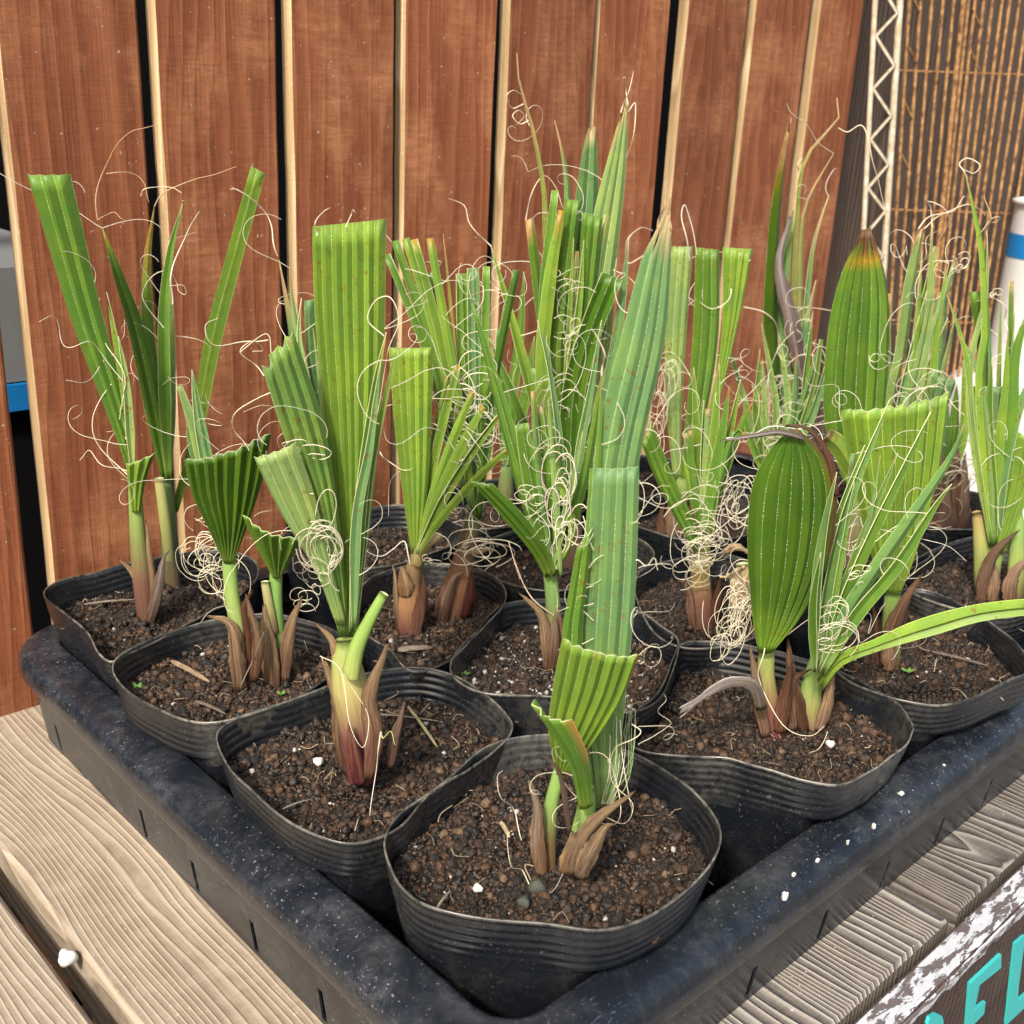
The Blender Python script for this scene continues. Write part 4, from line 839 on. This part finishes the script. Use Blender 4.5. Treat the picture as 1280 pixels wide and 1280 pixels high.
# ---- plant K: tall centre cluster
p = Plant('tall seedling cluster of blue green pointed blades, highest plant in the tray', 'K', (712, 705), 9)
p.stem([(712, 708), (712, 660), (712, 600)], (34, 30, 26), (BROWN, (.16, .12, .05), G2), name='stump')
p.fan([(712, 620), (714, 480), (722, 372), (744, 260), (776, 141)], [(732, 620), (752, 480), (768, 350), (781, 230), (785, 138)], 3, PALE, .0, amp=.6, tip=TAN, tipw=.05, ragged=.03)
p.fan([(705, 620), (708, 450), (712, 330), (720, 247), (732, 165)], [(720, 620), (730, 450), (742, 330), (748, 253), (746, 163)], 2, BG, -.006, amp=.7, tip=TAN, tipw=.03, ragged=.02)
p.blade([(706, 620), (708, 400), (710, 260), (705, 200), (693, 150)], 13, BG, -.009, tip=TAN)
p.fan([(698, 620), (684, 460), (692, 372), (706, 249)], [(712, 620), (705, 460), (712, 372), (727, 251)], 2, G2, .004, amp=.7); p.fan([(708, 620), (714, 480), (722, 372), (728, 264)], [(724, 620), (734, 480), (742, 372), (753, 273)], 3, G2, .007, amp=.7)
p.fan([(696, 620), (684, 480), (670, 391), (657, 275)], [(702, 620), (694, 480), (682, 391), (667, 272)], 1, G2, .008, amp=.7, tip=TAN, tipw=.05); p.blade([(700, 620), (684, 470), (680, 372), (694, 238)], 12, G2, .011, tipw=.6); p.blade([(700, 620), (678, 480), (686, 360), (702, 263)], 16, G1, .014, tip=(.45, .32, .05), tipl=.08, tipw=.4)
p.blade([(712, 620), (716, 500), (736, 420), (765, 345)], 27, G3, .016, .02, n=2, tipw=.9, fold=.8); p.blade([(722, 620), (752, 520), (774, 404), (786, 297)], 14, BG, .014, tip=TAN, tipl=.06)
p.blade([(708, 620), (668, 500), (640, 400), (614, 308)], 13, G1, .004, tip=TAN, tipl=.05); p.blade([(704, 620), (660, 540), (636, 480), (610, 420)], 12, G2, 0); p.blade([(716, 620), (712, 480), (724, 380), (730, 300)], 12, G1, .012, tip=BROWN, tipl=.05)
p.blade([(700, 600), (690, 400), (682, 300), (679, 232), (663, 150), (650, 110), (646, 66)], 7, (.28, .34, .10), .004, tip=TAN, tipl=.25, tipw=.1)
p.thread([(655, 130), (640, 135), (634, 120), (642, 113), (652, 118)], 1.6); p.thread([(662, 150), (650, 155), (641, 145), (648, 138), (655, 145), (646, 156)], 1.6)
for t_ in ([(776, 141), (790, 100), (793, 88)], [(785, 138), (782, 100), (778, 98)], [(785, 140), (795, 130), (790, 175), (781, 205)], [(614, 308), (598, 292), (586, 276), (580, 258), (560, 248)], [(657, 275), (665, 240), (680, 220), (695, 235), (703, 260)], [(650, 420), (690, 410), (730, 415), (750, 430), (755, 470)]): p.thread(t_, 2.0, (.66, .55, .40))
p.tangle(715, 420, 26, 36, 9, .02); p.tangle(700, 520, 28, 50, 10, .016); p.extra(14, (706, 640), (640, 775), (240, 470), [BG, G2, PALE, G1], (7, 15), .002); p.finish(54, (.004, .009))
p.edge = []
# ---- plant A: corner pot
p = Plant('seedling with two freshly cut small fans before tall grey green leaves in the corner', 'A', (708, 1088), 10)
p.stem([(682, 1092), (684, 1045), (690, 1000), (702, 955)], (26, 24, 17, 15), ((.30, .14, .05), (.2, .14, .05), (.24, .42, .06), (.24, .46, .05)), -.002)
p.stem([(716, 1086), (726, 1045), (733, 1010), (734, 985)], (26, 28, 24, 18), ((.30, .14, .06), (.26, .34, .08), (.26, .46, .06), (.22, .42, .05)), .006)
p.fan([(696, 968), (686, 915), (692, 860), (704, 797)], [(708, 968), (745, 925), (780, 870), (800, 818)], 7, G1, .004, .020, cut='tooth', amp=.75, cup=.14, side=(.93, .72, (.55, .20, .05)), basec=LIME)
p.fan([(724, 1012), (712, 960), (690, 915), (664, 877)], [(740, 1005), (737, 965), (730, 935), (712, 896)], 4, G2, .016, .030, cut='tooth', amp=.8, cup=.2, side=(.90, .45, (.50, .26, .08)), basec=LIME, yaw=.3)
p.fan([(744, 1010), (728, 870), (732, 740), (742, 585)], [(768, 1000), (782, 870), (794, 740), (799, 583)], 4, BG, -.008, -.010, amp=.45, cup=.10, basec=PALE)
p.fan([(728, 1000), (705, 900), (703, 800), (712, 740), (722, 682)], [(744, 1000), (730, 880), (728, 790), (733, 740), (741, 660)], 2, G2, -.004, -.006, amp=.6)
p.fan([(738, 1000), (722, 800), (730, 700), (738, 586)], [(748, 1000), (742, 800), (748, 700), (752, 586)], 1, G2, -.012, -.014, amp=.7)
p.fan([(740, 960), (735, 700), (745, 560), (779, 413), (804, 320), (822, 285)], [(762, 960), (785, 700), (800, 570), (830, 431), (838, 330), (839, 288)], 4, BG, -.020, -.022, amp=.4, cup=.12, tip=TAN, tipw=.04, ragged=.03)
p.blade([(735, 960), (738, 800), (745, 640), (752, 470)], 13, G2, -.018, tip=(.42, .25, .08), tipl=.06)
p.thread([(752, 470), (755, 440), (745, 420), (740, 415)], 2.4, (.6, .5, .38)); p.thread([(822, 285), (830, 250), (836, 224)], 2.4, TAN); p.thread([(839, 288), (836, 250), (830, 235)], 2.2, TAN); p.thread([(804, 320), (786, 330), (782, 300), (800, 285), (818, 290)], 1.6)
p.husk([(678, 1096), (672, 1050), (672, 1010), (661, 976)], 24, (.26, .13, .06), (.34, .26, .19), .004); p.husk([(712, 1092), (722, 1055), (748, 1022), (790, 992)], 24, (.30, .20, .13), TAN, .012, .02); p.husk([(726, 1096), (740, 1062), (756, 1035), (766, 1030)], 30, (.20, .13, .09), (.40, .29, .17), .016); p.husk([(704, 1090), (712, 1060), (716, 1040)], 20, (.3, .16, .08), (.5, .36, .2), .012)
p.husk([(712, 1040), (702, 975), (690, 952), (676, 944)], 7, (.16, .10, .07), (.2, .14, .1), .022)
p.thread([(665, 1112), (652, 1095), (640, 1075), (634, 1050), (640, 1046)], 1.6, CREAM, .012); p.thread([(652, 1050), (640, 1015), (625, 985), (622, 968), (628, 965)], 1.7, CREAM, .0); p.thread([(674, 1130), (690, 1105), (715, 1080), (735, 1075)], 1.8, (.35, .33, .32), .012)
for t_ in ([(790, 905), (800, 915), (770, 940), (765, 980), (790, 1000), (780, 1020), (755, 1015)], [(775, 900), (780, 960), (790, 1010)], [(760, 950), (775, 1000), (765, 1030), (745, 1035)], [(795, 700), (818, 703), (822, 712)]): p.thread(t_, 1.7, CREAM, -.002)
for i in range(14): x = 760 + i * 2.2; p.thread([(752 + i, 1005), (x, 960), (x + 4, 900 + i * 3), (x + 8, 840 + i * 4)], 1.4, PALE if i % 3 else CREAM, -.006)
for i in range(16): y0 = 600 + i * 22; x0 = p.rng.choice([742, 798]); p.curl(p.at(x0, y0, -.006), RC[0] * (1 if x0 > 770 else -1) + np.array([0, 0, p.rng.normal()]), p.rng.uniform(.012, .035), .0035)
p.finish(26, (.003, .007), (.012, .04))
# ---- plant E
p = Plant('seedling with one large oval dark green leaf with a scorched brown margin', 'E', (966, 918), 11)
p.stem([(967, 922), (962, 885), (957, 845), (960, 800)], (30, 27, 22, 18), (MAROON, (.26, .08, .05), (.36, .36, .08), (.22, .42, .05)))
p.fan([(948, 815), (940, 760), (935, 670), (943, 602), (966, 560), (988, 536)], [(966, 815), (1006, 765), (1036, 700), (1047, 625), (1034, 572), (996, 536)], 7, G3, .006, .012, amp=.5, cup=.16, side=(.90, .42, (.22, .08, .03)), tip=(.16, .09, .05), tipw=.035, rows=26, basec=(.22, .40, .05))
p.husk([(958, 920), (948, 875), (944, 840), (938, 812)], 22, (.26, .14, .09), (.34, .24, .15), .005); p.husk([(975, 915), (980, 880), (985, 850), (990, 830)], 24, (.24, .11, .07), BROWN, .004)
p.husk([(952, 885), (940, 855), (905, 855), (852, 888)], 22, (.3, .24, .18), (.48, .46, .44), .014, .03, wrap=.8, tipw=.7)
p.husk([(1005, 548), (975, 540), (940, 545), (905, 550)], 8, (.2, .16, .13), (.45, .42, .38), .016, tipw=.2); p.husk([(1046, 620), (1036, 570), (1010, 536), (985, 532)], 9, (.20, .08, .04), (.2, .13, .09), .013, tipw=.3)
p.husk([(935, 765), (925, 735), (915, 712)], 46, (.50, .36, .22), (.66, .53, .34), -.004, tipw=.9, wrap=.8); p.tangle(918, 775, 17, 40, 44, .002); p.thread([(956, 810), (950, 850), (975, 900), (1010, 915), (1030, 908)], 2.0, CREAM, .014); p.thread([(1010, 975), (1008, 950), (1020, 930), (1035, 915)], 1.8, CREAM, .016)
p.finish(14)
p = Plant('seedling with fanned narrow fingers and one long arching blade over the long rim', 'E', (1016, 908), 12)
p.stem([(1014, 912), (1012, 880), (1016, 850), (1026, 815)], (32, 30, 25, 20), ((.26, .10, .07), (.34, .34, .08), (.24, .40, .06), G1))
for i, (pts, w_) in enumerate([([(1020, 840), (1028, 740), (1046, 652), (1081, 556)], 12), ([(1022, 840), (1034, 740), (1060, 631), (1112, 500)], 14), ([(1024, 840), (1050, 760), (1087, 672), (1164, 514)], 17), ([(1026, 840), (1060, 765), (1101, 703), (1184, 580), (1206, 528)], 18), ([(1028, 840), (1070, 770), (1122, 707), (1170, 631), (1190, 605)], 15), ([(1018, 840), (1020, 740), (1030, 660), (1046, 590)], 11), ([(1018, 840), (1016, 760), (1026, 690)], 9)]):
    p.blade(pts, w_, lerp(G2, BG, i % 2 * .6), .002 + .004 * i, .004 + .006 * i, n=1, tip=TAN, tipl=.04, fold=.7, basec=PALE)
p.fan([(1022, 850), (1050, 818), (1090, 802), (1145, 778), (1218, 758), (1290, 750), (1340, 752)], [(1030, 862), (1055, 832), (1101, 813), (1170, 793), (1225, 778), (1290, 770), (1340, 768)], 2, G1, .012, .030, amp=.8, cup=.25, basec=LIME, side=(2, 2, G1))
p.husk([(1006, 915), (998, 880), (990, 850), (985, 800)], 20, BROWN, (.26, .16, .1), .004); p.husk([(1024, 912), (1034, 880), (1040, 850), (1044, 840)], 20, (.36, .22, .14), TAN, .006); p.husk([(990, 912), (985, 880), (992, 850), (1010, 838)], 24, (.28, .15, .1), BROWN, .006)
p.tangle(1036, 790, 22, 34, 18, .022); p.tangle(1072, 715, 15, 14, 9, .026); p.extra(5, (1022, 838), (1040, 1150), (560, 680), [PALE, BG, G2], (6, 10), .006); p.finish(24)
# ---- plant F
p = Plant('bright yellow green fan with a zigzag cut top beside the long rim', 'F', (1112, 832), 13)
p.stem([(1112, 834), (1114, 790), (1116, 740)], (26, 24, 20), (BROWN, (.30, .34, .08), (.22, .42, .05)))
p.fan([(1108, 745), (1086, 680), (1064, 590), (1051, 511)], [(1124, 745), (1146, 690), (1172, 600), (1188, 491)], 9, G1, 0, .008, cut='zig', amp=.7, cup=.15, basec=LIME)
p.husk([(1108, 836), (1112, 800), (1126, 760), (1152, 718)], 26, (.20, .10, .06), (.36, .22, .13), .006, .012); p.husk([(1098, 834), (1096, 790), (1092, 760)], 20, (.26, .15, .1), BROWN, .002); p.husk([(1112, 838), (1112, 810), (1116, 790)], 24, (.30, .18, .11), TAN, .010)
p.blade([(1080, 610), (1050, 560), (1032, 545)], 24, LIME, .004, tipw=.8, tip=BROWN, tipl=.1); p.tangle(1078, 640, 16, 50, 16, -.006); p.thread([(1120, 620), (1140, 600), (1165, 520), (1150, 505)], 1.6); p.finish(16)
# ---- plant M
p = Plant('tall oval leaf with a burnt brown tip standing before the wire rack', 'M', (1068, 705), 14)
p.stem([(1068, 708), (1070, 660), (1070, 600)], (30, 26, 20), (BROWN, (.2, .2, .06), G2))
p.fan([(1058, 610), (1032, 530), (1034, 430), (1050, 350), (1078, 287)], [(1080, 610), (1104, 530), (1112, 420), (1108, 350), (1088, 285)], 6, lerp(G2, G3, .4), 0, amp=.6, cup=.14, side=(.93, .45, (.20, .10, .05)), tip=(.15, .07, .03), tipw=.11, basec=G1, rows=26)
p.fan([(1095, 640), (1108, 500), (1120, 439), (1131, 357), (1148, 286)], [(1105, 640), (1120, 500), (1134, 439), (1145, 357), (1155, 286)], 1, PALE, .0, amp=.7, tip=TAN, tipw=.05)
for pts, w_, c in [([(1105, 640), (1140, 520), (1160, 400), (1165, 284)], 13, PALE), ([(1102, 640), (1130, 540), (1146, 440), (1152, 332)], 14, G1), ([(1108, 640), (1160, 500), (1170, 420), (1184, 335), (1186, 330)], 10, G1), ([(1110, 640), (1160, 540), (1182, 450), (1197, 385)], 9, PALE), ([(1104, 640), (1122, 520), (1142, 430), (1160, 360)], 12, BG)]: p.blade(pts, w_, c, .004, tip=TAN, tipl=.06)
p.fan([(1105, 640), (1145, 520), (1165, 440), (1169, 374)], [(1115, 640), (1165, 520), (1180, 440), (1185, 374)], 2, BG, -.004, amp=.5); p.fan([(1115, 640), (1150, 540), (1162, 462)], [(1130, 640), (1170, 550), (1196, 478)], 3, BG, .004, amp=.6, cut='zig')
p.thread([(1148, 286), (1165, 270), (1190, 262), (1208, 246), (1206, 250)], 2.6, (.62, .50, .36)); p.thread([(1155, 286), (1180, 268), (1205, 255), (1225, 262), (1235, 270)], 2.2, (.62, .50, .36)); p.thread([(1165, 284), (1166, 262), (1160, 252), (1175, 258), (1185, 275), (1178, 300)], 2., (.62, .52, .4)); p.thread([(1152, 332), (1160, 300), (1180, 285)], 2., TAN)
p.thread([(1048, 160), (1060, 165), (1078, 158), (1088, 200), (1100, 232), (1110, 270), (1108, 300)], 1.8, (.66, .58, .44)); p.tangle(1150, 500, 30, 30, 8, .014); p.extra(9, (1106, 640), (1110, 1195), (300, 470), [PALE, G1, BG], (6, 12), .0); p.finish(36)
# ---- plant J
p = Plant('seedling with short upright fingers above a ball of cream fibres', 'J', (880, 780), 15)
p.stem([(880, 788), (876, 740), (876, 700), (880, 660)], (34, 28, 22, 20), ((.13, .05, .035), (.24, .09, .05), (.46, .38, .08), G1), name='stump')
for i, (x, y) in enumerate([(867, 459), (880, 500), (899, 454), (912, 482), (926, 474), (942, 500), (908, 520), (935, 550)]):
    p.blade([(880, 668), (880 + (x - 880) * .35, 600), (880 + (x - 880) * .7, 540), (x, y)], 12, lerp(G1, G2, i % 2), -.004 + .003 * (i % 4), tip=(.45, .22, .08), tipl=.08, basec=PALE)
p.fan([(868, 690), (840, 640), (818, 595), (803, 556)], [(880, 680), (862, 640), (840, 592), (814, 527)], 3, G2, .010, .014, amp=.6, cut='flat')
p.stem([(930, 768), (930, 740), (928, 705)], (24, 22, 16), (BROWN, (.30, .16, .06), (.50, .36, .12)), .004, cap=1, name='cut_stump'); p.husk([(905, 690), (920, 684), (936, 690)], 13, TAN, (.6, .45, .26), .010, tipw=.6)
p.husk([(868, 790), (864, 750), (858, 725)], 18, (.2, .1, .07), (.3, .2, .14), .003); p.husk([(888, 790), (896, 750), (900, 725)], 22, (.14, .05, .035), BROWN, .003); p.tangle(872, 682, 27, 34, 44, .012); p.tangle(920, 630, 20, 50, 16, .004)
for t_ in ([(908, 548), (935, 544), (965, 536), (1000, 535)],): p.thread(t_, 3., (.6, .58, .56), .02)
p.extra(6, (880, 668), (850, 945), (480, 570), [PALE, G1, G2], (6, 10), .0); p.finish(30)
# ---- plant N
p = Plant('seedling with a broad split cut leaf close to the fence', 'N', (842, 668), 16)
p.stem([(838, 674), (845, 640), (856, 595)], (34, 24, 17), (BROWN, (.20, .12, .06), G1), name='stump')
p.fan([(850, 605), (856, 540), (866, 430), (870, 309)], [(858, 605), (882, 520), (898, 420), (899, 312)], 3, G2, 0, amp=.5); p.fan([(856, 605), (884, 520), (902, 420), (904, 309)], [(866, 600), (896, 510), (924, 400), (941, 311)], 4, G1, .002, amp=.5)
p.fan([(842, 600), (834, 520), (832, 420), (840, 308)], [(852, 600), (852, 520), (858, 420), (866, 308)], 3, PALE, -.004, amp=.5); p.blade([(846, 600), (838, 500), (838, 400), (836, 300)], 12, G2, -.008)
p.husk([(852, 676), (862, 645), (866, 625)], 20, (.22, .1, .07), BROWN, .004); p.husk([(830, 676), (826, 650), (830, 630)], 16, (.24, .13, .08), BROWN, .004); p.thread([(862, 325), (858, 300), (852, 272), (857, 257), (866, 285), (870, 318)], 2.4, (.62, .56, .48), -.003)
p.thread([(938, 325), (915, 340), (912, 370), (890, 385), (870, 375)], 1.7); p.tangle(828, 500, 16, 50, 14, .008); p.finish(18)
# ---- plant R: dried leaf
p = Plant('seedling with a dried grey purple folded leaf among tall dark blades', 'R', (985, 600), 17)
p.stem([(985, 604), (985, 570), (984, 530)], (28, 24, 18), (BROWN, BROWN, G3), name='stump')
p.fan([(972, 560), (956, 420), (958, 339), (966, 251), (984, 160)], [(982, 560), (974, 420), (974, 339), (978, 251), (990, 146)], 1, G3, 0, amp=.8, tip=TAN, tipw=.15); p.blade([(984, 560), (978, 440), (982, 340), (992, 262)], 15, BG, -.004)
p.husk([(1004, 490), (990, 410), (974, 330), (988, 272)], 27, (.15, .10, .08), (.36, .31, .30), .008, tipw=.15, wrap=1.0)
for pts, w_, c in [([(988, 560), (992, 400), (996, 276), (1006, 200), (1048, 148), (1046, 122)], 6, (.26, .32, .10)), ([(988, 560), (1000, 400), (1002, 300), (1010, 250), (1042, 192)], 7, (.3, .34, .12)), ([(990, 560), (1004, 420), (1014, 323), (1024, 280), (1036, 245)], 8, BG), ([(988, 560), (1002, 480), (1010, 400), (1020, 350)], 10, BG)]: p.blade(pts, w_, c, .002, tip=(.56, .44, .26), tipl=.25, tipw=.1)
p.thread([(1000, 215), (996, 205), (1004, 198), (1002, 210), (996, 222)], 2., (.6, .6, .3)); p.thread([(930, 384), (955, 390), (972, 410), (976, 450)], 2.2, (.6, .52, .4)); p.tangle(1010, 400, 14, 20, 6, .012); p.tangle(1000, 500, 30, 40, 10, .012); p.finish(22)
p = Plant('seedling of thin pale blades standing behind the scorched oval leaf', 'N', (962, 650), 18)
p.stem([(962, 654), (962, 620), (962, 590)], (26, 22, 16), (BROWN, (.2, .2, .07), G1), name='stump')
for i, (pts, w_, c) in enumerate([([(962, 600), (970, 517), (962, 460), (952, 404)], 9, PALE), ([(964, 600), (984, 517), (980, 460), (974, 417)], 9, PALE), ([(958, 600), (945, 520), (948, 470), (950, 436)], 10, G2), ([(960, 600), (955, 530), (940, 480)], 9, G1), ([(966, 600), (1000, 520), (1008, 460), (1016, 390)], 10, G2), ([(966, 600), (992, 520), (996, 440)], 11, BG), ([(968, 600), (1010, 530), (1030, 470), (1040, 420)], 10, BG), ([(958, 600), (935, 540), (930, 500)], 9, G2)]): p.blade(pts, w_, c, -.004 + .003 * (i % 4), tip=TAN, tipl=.1)
p.tangle(965, 560, 40, 30, 14, .01); p.extra(10, (962, 610), (905, 1045), (410, 540), [PALE, BG, G2], (5, 10), .0); p.finish(24)
# ---- plant G and Q, right end
p = Plant('seedling with two tan husked green stems and tall blades before the white tub', 'G', (1232, 745), 19)
p.stem([(1228, 750), (1228, 710), (1224, 665), (1221, 640)], (20, 22, 17, 12), (BROWN, (.26, .32, .07), (.40, .42, .08), (.44, .30, .10))); p.stem([(1234, 748), (1240, 710), (1246, 685)], (22, 22, 20), (BROWN, (.24, .30, .06), (.24, .42, .06)), .002); p.stem([(1268, 750), (1270, 710), (1272, 660), (1268, 630)], (22, 20, 18, 14), (BROWN, (.36, .44, .08), (.24, .42, .06), (.22, .42, .05)), .004)
p.fan([(1236, 690), (1222, 570), (1208, 482)], [(1246, 690), (1252, 570), (1262, 482)], 5, BG, .0, amp=.55, basec=PALE); p.fan([(1244, 692), (1262, 620), (1272, 540)], [(1256, 692), (1285, 625), (1320, 560)], 4, G1, .006, amp=.6)
p.fan([(1238, 680), (1222, 500), (1222, 430), (1212, 365)], [(1246, 680), (1236, 500), (1238, 430), (1232, 363)], 2, G2, -.004, amp=.7)
for pts, w_, c in [([(1240, 680), (1226, 481), (1233, 425), (1229, 326), (1221, 278), (1206, 214)], 14, G1), ([(1238, 680), (1218, 537), (1207, 444), (1184, 368)], 9, G1), ([(1244, 680), (1250, 551), (1257, 481), (1260, 413)], 11, G1), ([(1244, 680), (1236, 540), (1240, 447)], 12, G2), ([(1248, 680), (1262, 560), (1268, 453), (1288, 380)], 20, G2), ([(1246, 680), (1250, 600), (1270, 520), (1300, 450)], 16, BG), ([(1240, 680), (1218, 560), (1212, 460), (1232, 370), (1234, 296)], 8, PALE), ([(1242, 680), (1240, 560), (1220, 460), (1200, 420)], 9, PALE)]: p.blade(pts, w_, c, .004, tip=TAN, tipl=.06)
p.husk([(1226, 755), (1234, 715), (1244, 690), (1272, 664)], 24, (.20, .11, .07), (.2, .13, .09), .008, .012); p.husk([(1240, 752), (1244, 725), (1246, 708)], 20, (.26, .15, .09), (.4, .28, .18), .010); p.husk([(1262, 754), (1264, 725), (1276, 706), (1290, 700)], 24, (.24, .13, .08), (.44, .30, .2), .010)
p.thread([(1209, 226), (1206, 214), (1203, 205), (1212, 198), (1222, 206), (1214, 216), (1205, 212)], 2.2, (.7, .62, .48)); p.thread([(1234, 296), (1235, 260), (1234, 240)], 2.2, TAN); p.thread([(1260, 413), (1255, 385), (1240, 372), (1225, 378)], 2., (.66, .6, .46)); p.tangle(1205, 330, 10, 12, 5, .01); p.tangle(1245, 365, 10, 8, 4, .008); p.extra(8, (1242, 690), (1200, 1275), (340, 520), [BG, PALE, G2], (6, 12), -.004); p.finish(34)
p = Plant('stout seedling with a hairy brown trunk base near the white tub', 'Q', (1178, 660), 20)
p.stem([(1178, 664), (1180, 625), (1186, 585)], (60, 52, 34), ((.13, .07, .045), (.20, .11, .07), (.24, .2, .08)), name='trunk_base')
for a, b_, c_ in ((1156, 1160, 560), (1168, 1176, 548), (1190, 1196, 552), (1200, 1206, 570)): p.husk([(a, 664), ((a + b_) / 2, 620), (b_, c_)], 26, (.18, .09, .06), (.36, .25, .17), .008)
p.blade([(1188, 600), (1192, 540), (1196, 480)], 16, G2, 0, n=2); p.blade([(1184, 600), (1180, 530), (1186, 470)], 14, BG, -.004); p.blade([(1190, 600), (1205, 530), (1204, 450)], 13, G1, .002)
p.tangle(1186, 606, 30, 36, 22, .012, 1.2, TAN); p.finish(14)
p = Plant('small seedling of three green blades behind the sheaf of narrow cut blades', 'O', (632, 640), 21)
p.stem([(632, 644), (632, 610), (634, 580)], (22, 20, 14), (BROWN, (.2, .2, .06), G2), name='stump')
for pts in ([(634, 590), (640, 500), (650, 420), (655, 340)], [(633, 590), (628, 500), (622, 430)], [(635, 590), (656, 500), (668, 420)]): p.blade(pts, 14, G2, 0, n=2)
p.finish(8)

# ------------------------------------------------------------------ loose bits on the soil
def straw(key, a, b_, w, c, label, name='straw_bit', h=.0022):
    z = POTS[key]['z'] + h; A, B = on_z(*a, z), on_z(*b_, z); k = depth(A) / FPX; mid = (A + B) / 2 + np.array([0, 0, .0008])
    P = catmull(np.array([A, mid, B]), 10); V, F = tube(P, .5 * w * k * np.interp(np.linspace(0, 1, 10), [0, .1, .8, 1], [.6, 1, .9, .3]), 6)
    V = V - mid; V[:, 2] *= .6; V = V + mid
    o = mesh(name, V, F, M['husk'], None, colr=np.tile(np.asarray(c, float), (len(V), 1)), uv=np.c_[np.tile(np.arange(6) / 6, 10), np.repeat(np.linspace(0, 1, 10), 6)], loc=tuple(mid)); tag(o, label, 'straw')
straw('C', (215, 827), (262, 853), 8, (.50, .37, .24), 'short tan twig lying on the twin fan pot soil')
straw('C', (245, 877), (282, 893), 5, (.30, .24, .19), 'grey brown sliver on the twin fan pot soil near its rim')
straw('I', (498, 813), (540, 810), 11, (.38, .32, .25), 'flat pale stalk piece below the brown orange stumps')
straw('B', (510, 884), (547, 935), 5, (.62, .54, .30), 'curved pale yellow root on the maroon bulb pot soil')
straw('B', (455, 880 + 12), (548, 902), 2.4, (.5, .42, .3), 'thin dry stalk behind the maroon bulb')
straw('A', (545, 1138), (563, 1114), 4, (.5, .42, .3), 'short dry stalk by the front rim of the corner pot')
straw('A', (626, 1028), (637, 1048), 7, (.66, .55, .33), 'small cream husk flake left of the leaf stubs')
straw('F', (1165, 815), (1235, 833), 5, (.26, .21, .18), 'thin grey stalk lying below the zigzag fan')
straw('D', (105, 756), (168, 750), 4, (.42, .36, .28), 'pale fibres lying on the crumpled corner pot soil')
straw('B', (353, 1012), (388, 1000), 2.2, (.6, .55, .45), 'pale hair thin root by the rim of the maroon bulb pot')
for k, (key, x, y, r_, lab) in enumerate([('A', 597, 1110, .0016, 'white grit grain on the corner pot soil'), ('A', 672, 1108, .0028, 'mossy grey green pebble at the foot of the leaf stubs'), ('A', 655, 1128, .0021, 'dark grey pebble beside the mossy pebble'), ('B', 398, 952, .0019, 'pale chip of shell on the maroon bulb pot soil'), ('E', 1038, 930, .0018, 'pale grey chip below the arching blade')]):
    c_ = on_z(x, y, POTS[key]['z'] + .0012); o = rock(c_, r_, 30 + k, 'soil_pebble' if k else 'grit_grain', 'moss' if k in (1, 2) else 'stone'); tag(o, lab, 'pebble')

def sprout(key, x, y, label, seed, k=1.):
    c = on_z(x, y, POTS[key]['z'] + .001); r_ = np.random.default_rng(seed); B = Bag()
    for i in range(4):
        a = i * 1.6 + r_.uniform(0, 1); d_ = np.array([math.cos(a), math.sin(a), .5]); sd = np.array([-math.sin(a), math.cos(a), 0]); L = k * r_.uniform(.0018, .003)
        P = np.array([c + d_ * L * t_ + sd * w_ * L * .38 * math.sin(math.pi * min(1, t_ + .08)) + np.array([0, 0, -.3 * L * abs(w_)]) for t_ in np.linspace(0, 1, 6) for w_ in (-1, 0, 1)])
        B.add(P, grid_faces(6, 3), (.12, .26, .05))
    o = B.build('weed_sprout', M['thread'], None, uv=np.zeros((B.n, 2)), loc=tuple(c)); tag(o, label, 'weed')
sprout('C', 172, 858, 'tiny green weed sprout by the rim of the twin fan pot', 1)
sprout('C', 352, 866, 'tiny green weed sprout below the smaller folded fan', 2)
sprout('F', 1135, 838, 'tiny clover like weed on the soil below the zigzag fan', 3, 1.3)
sprout('H', 582, 842, 'tiny green shoot at the rim of the white grit pot', 4)

for o in bpy.data.objects:
    if '_o' in o: del o['_o']
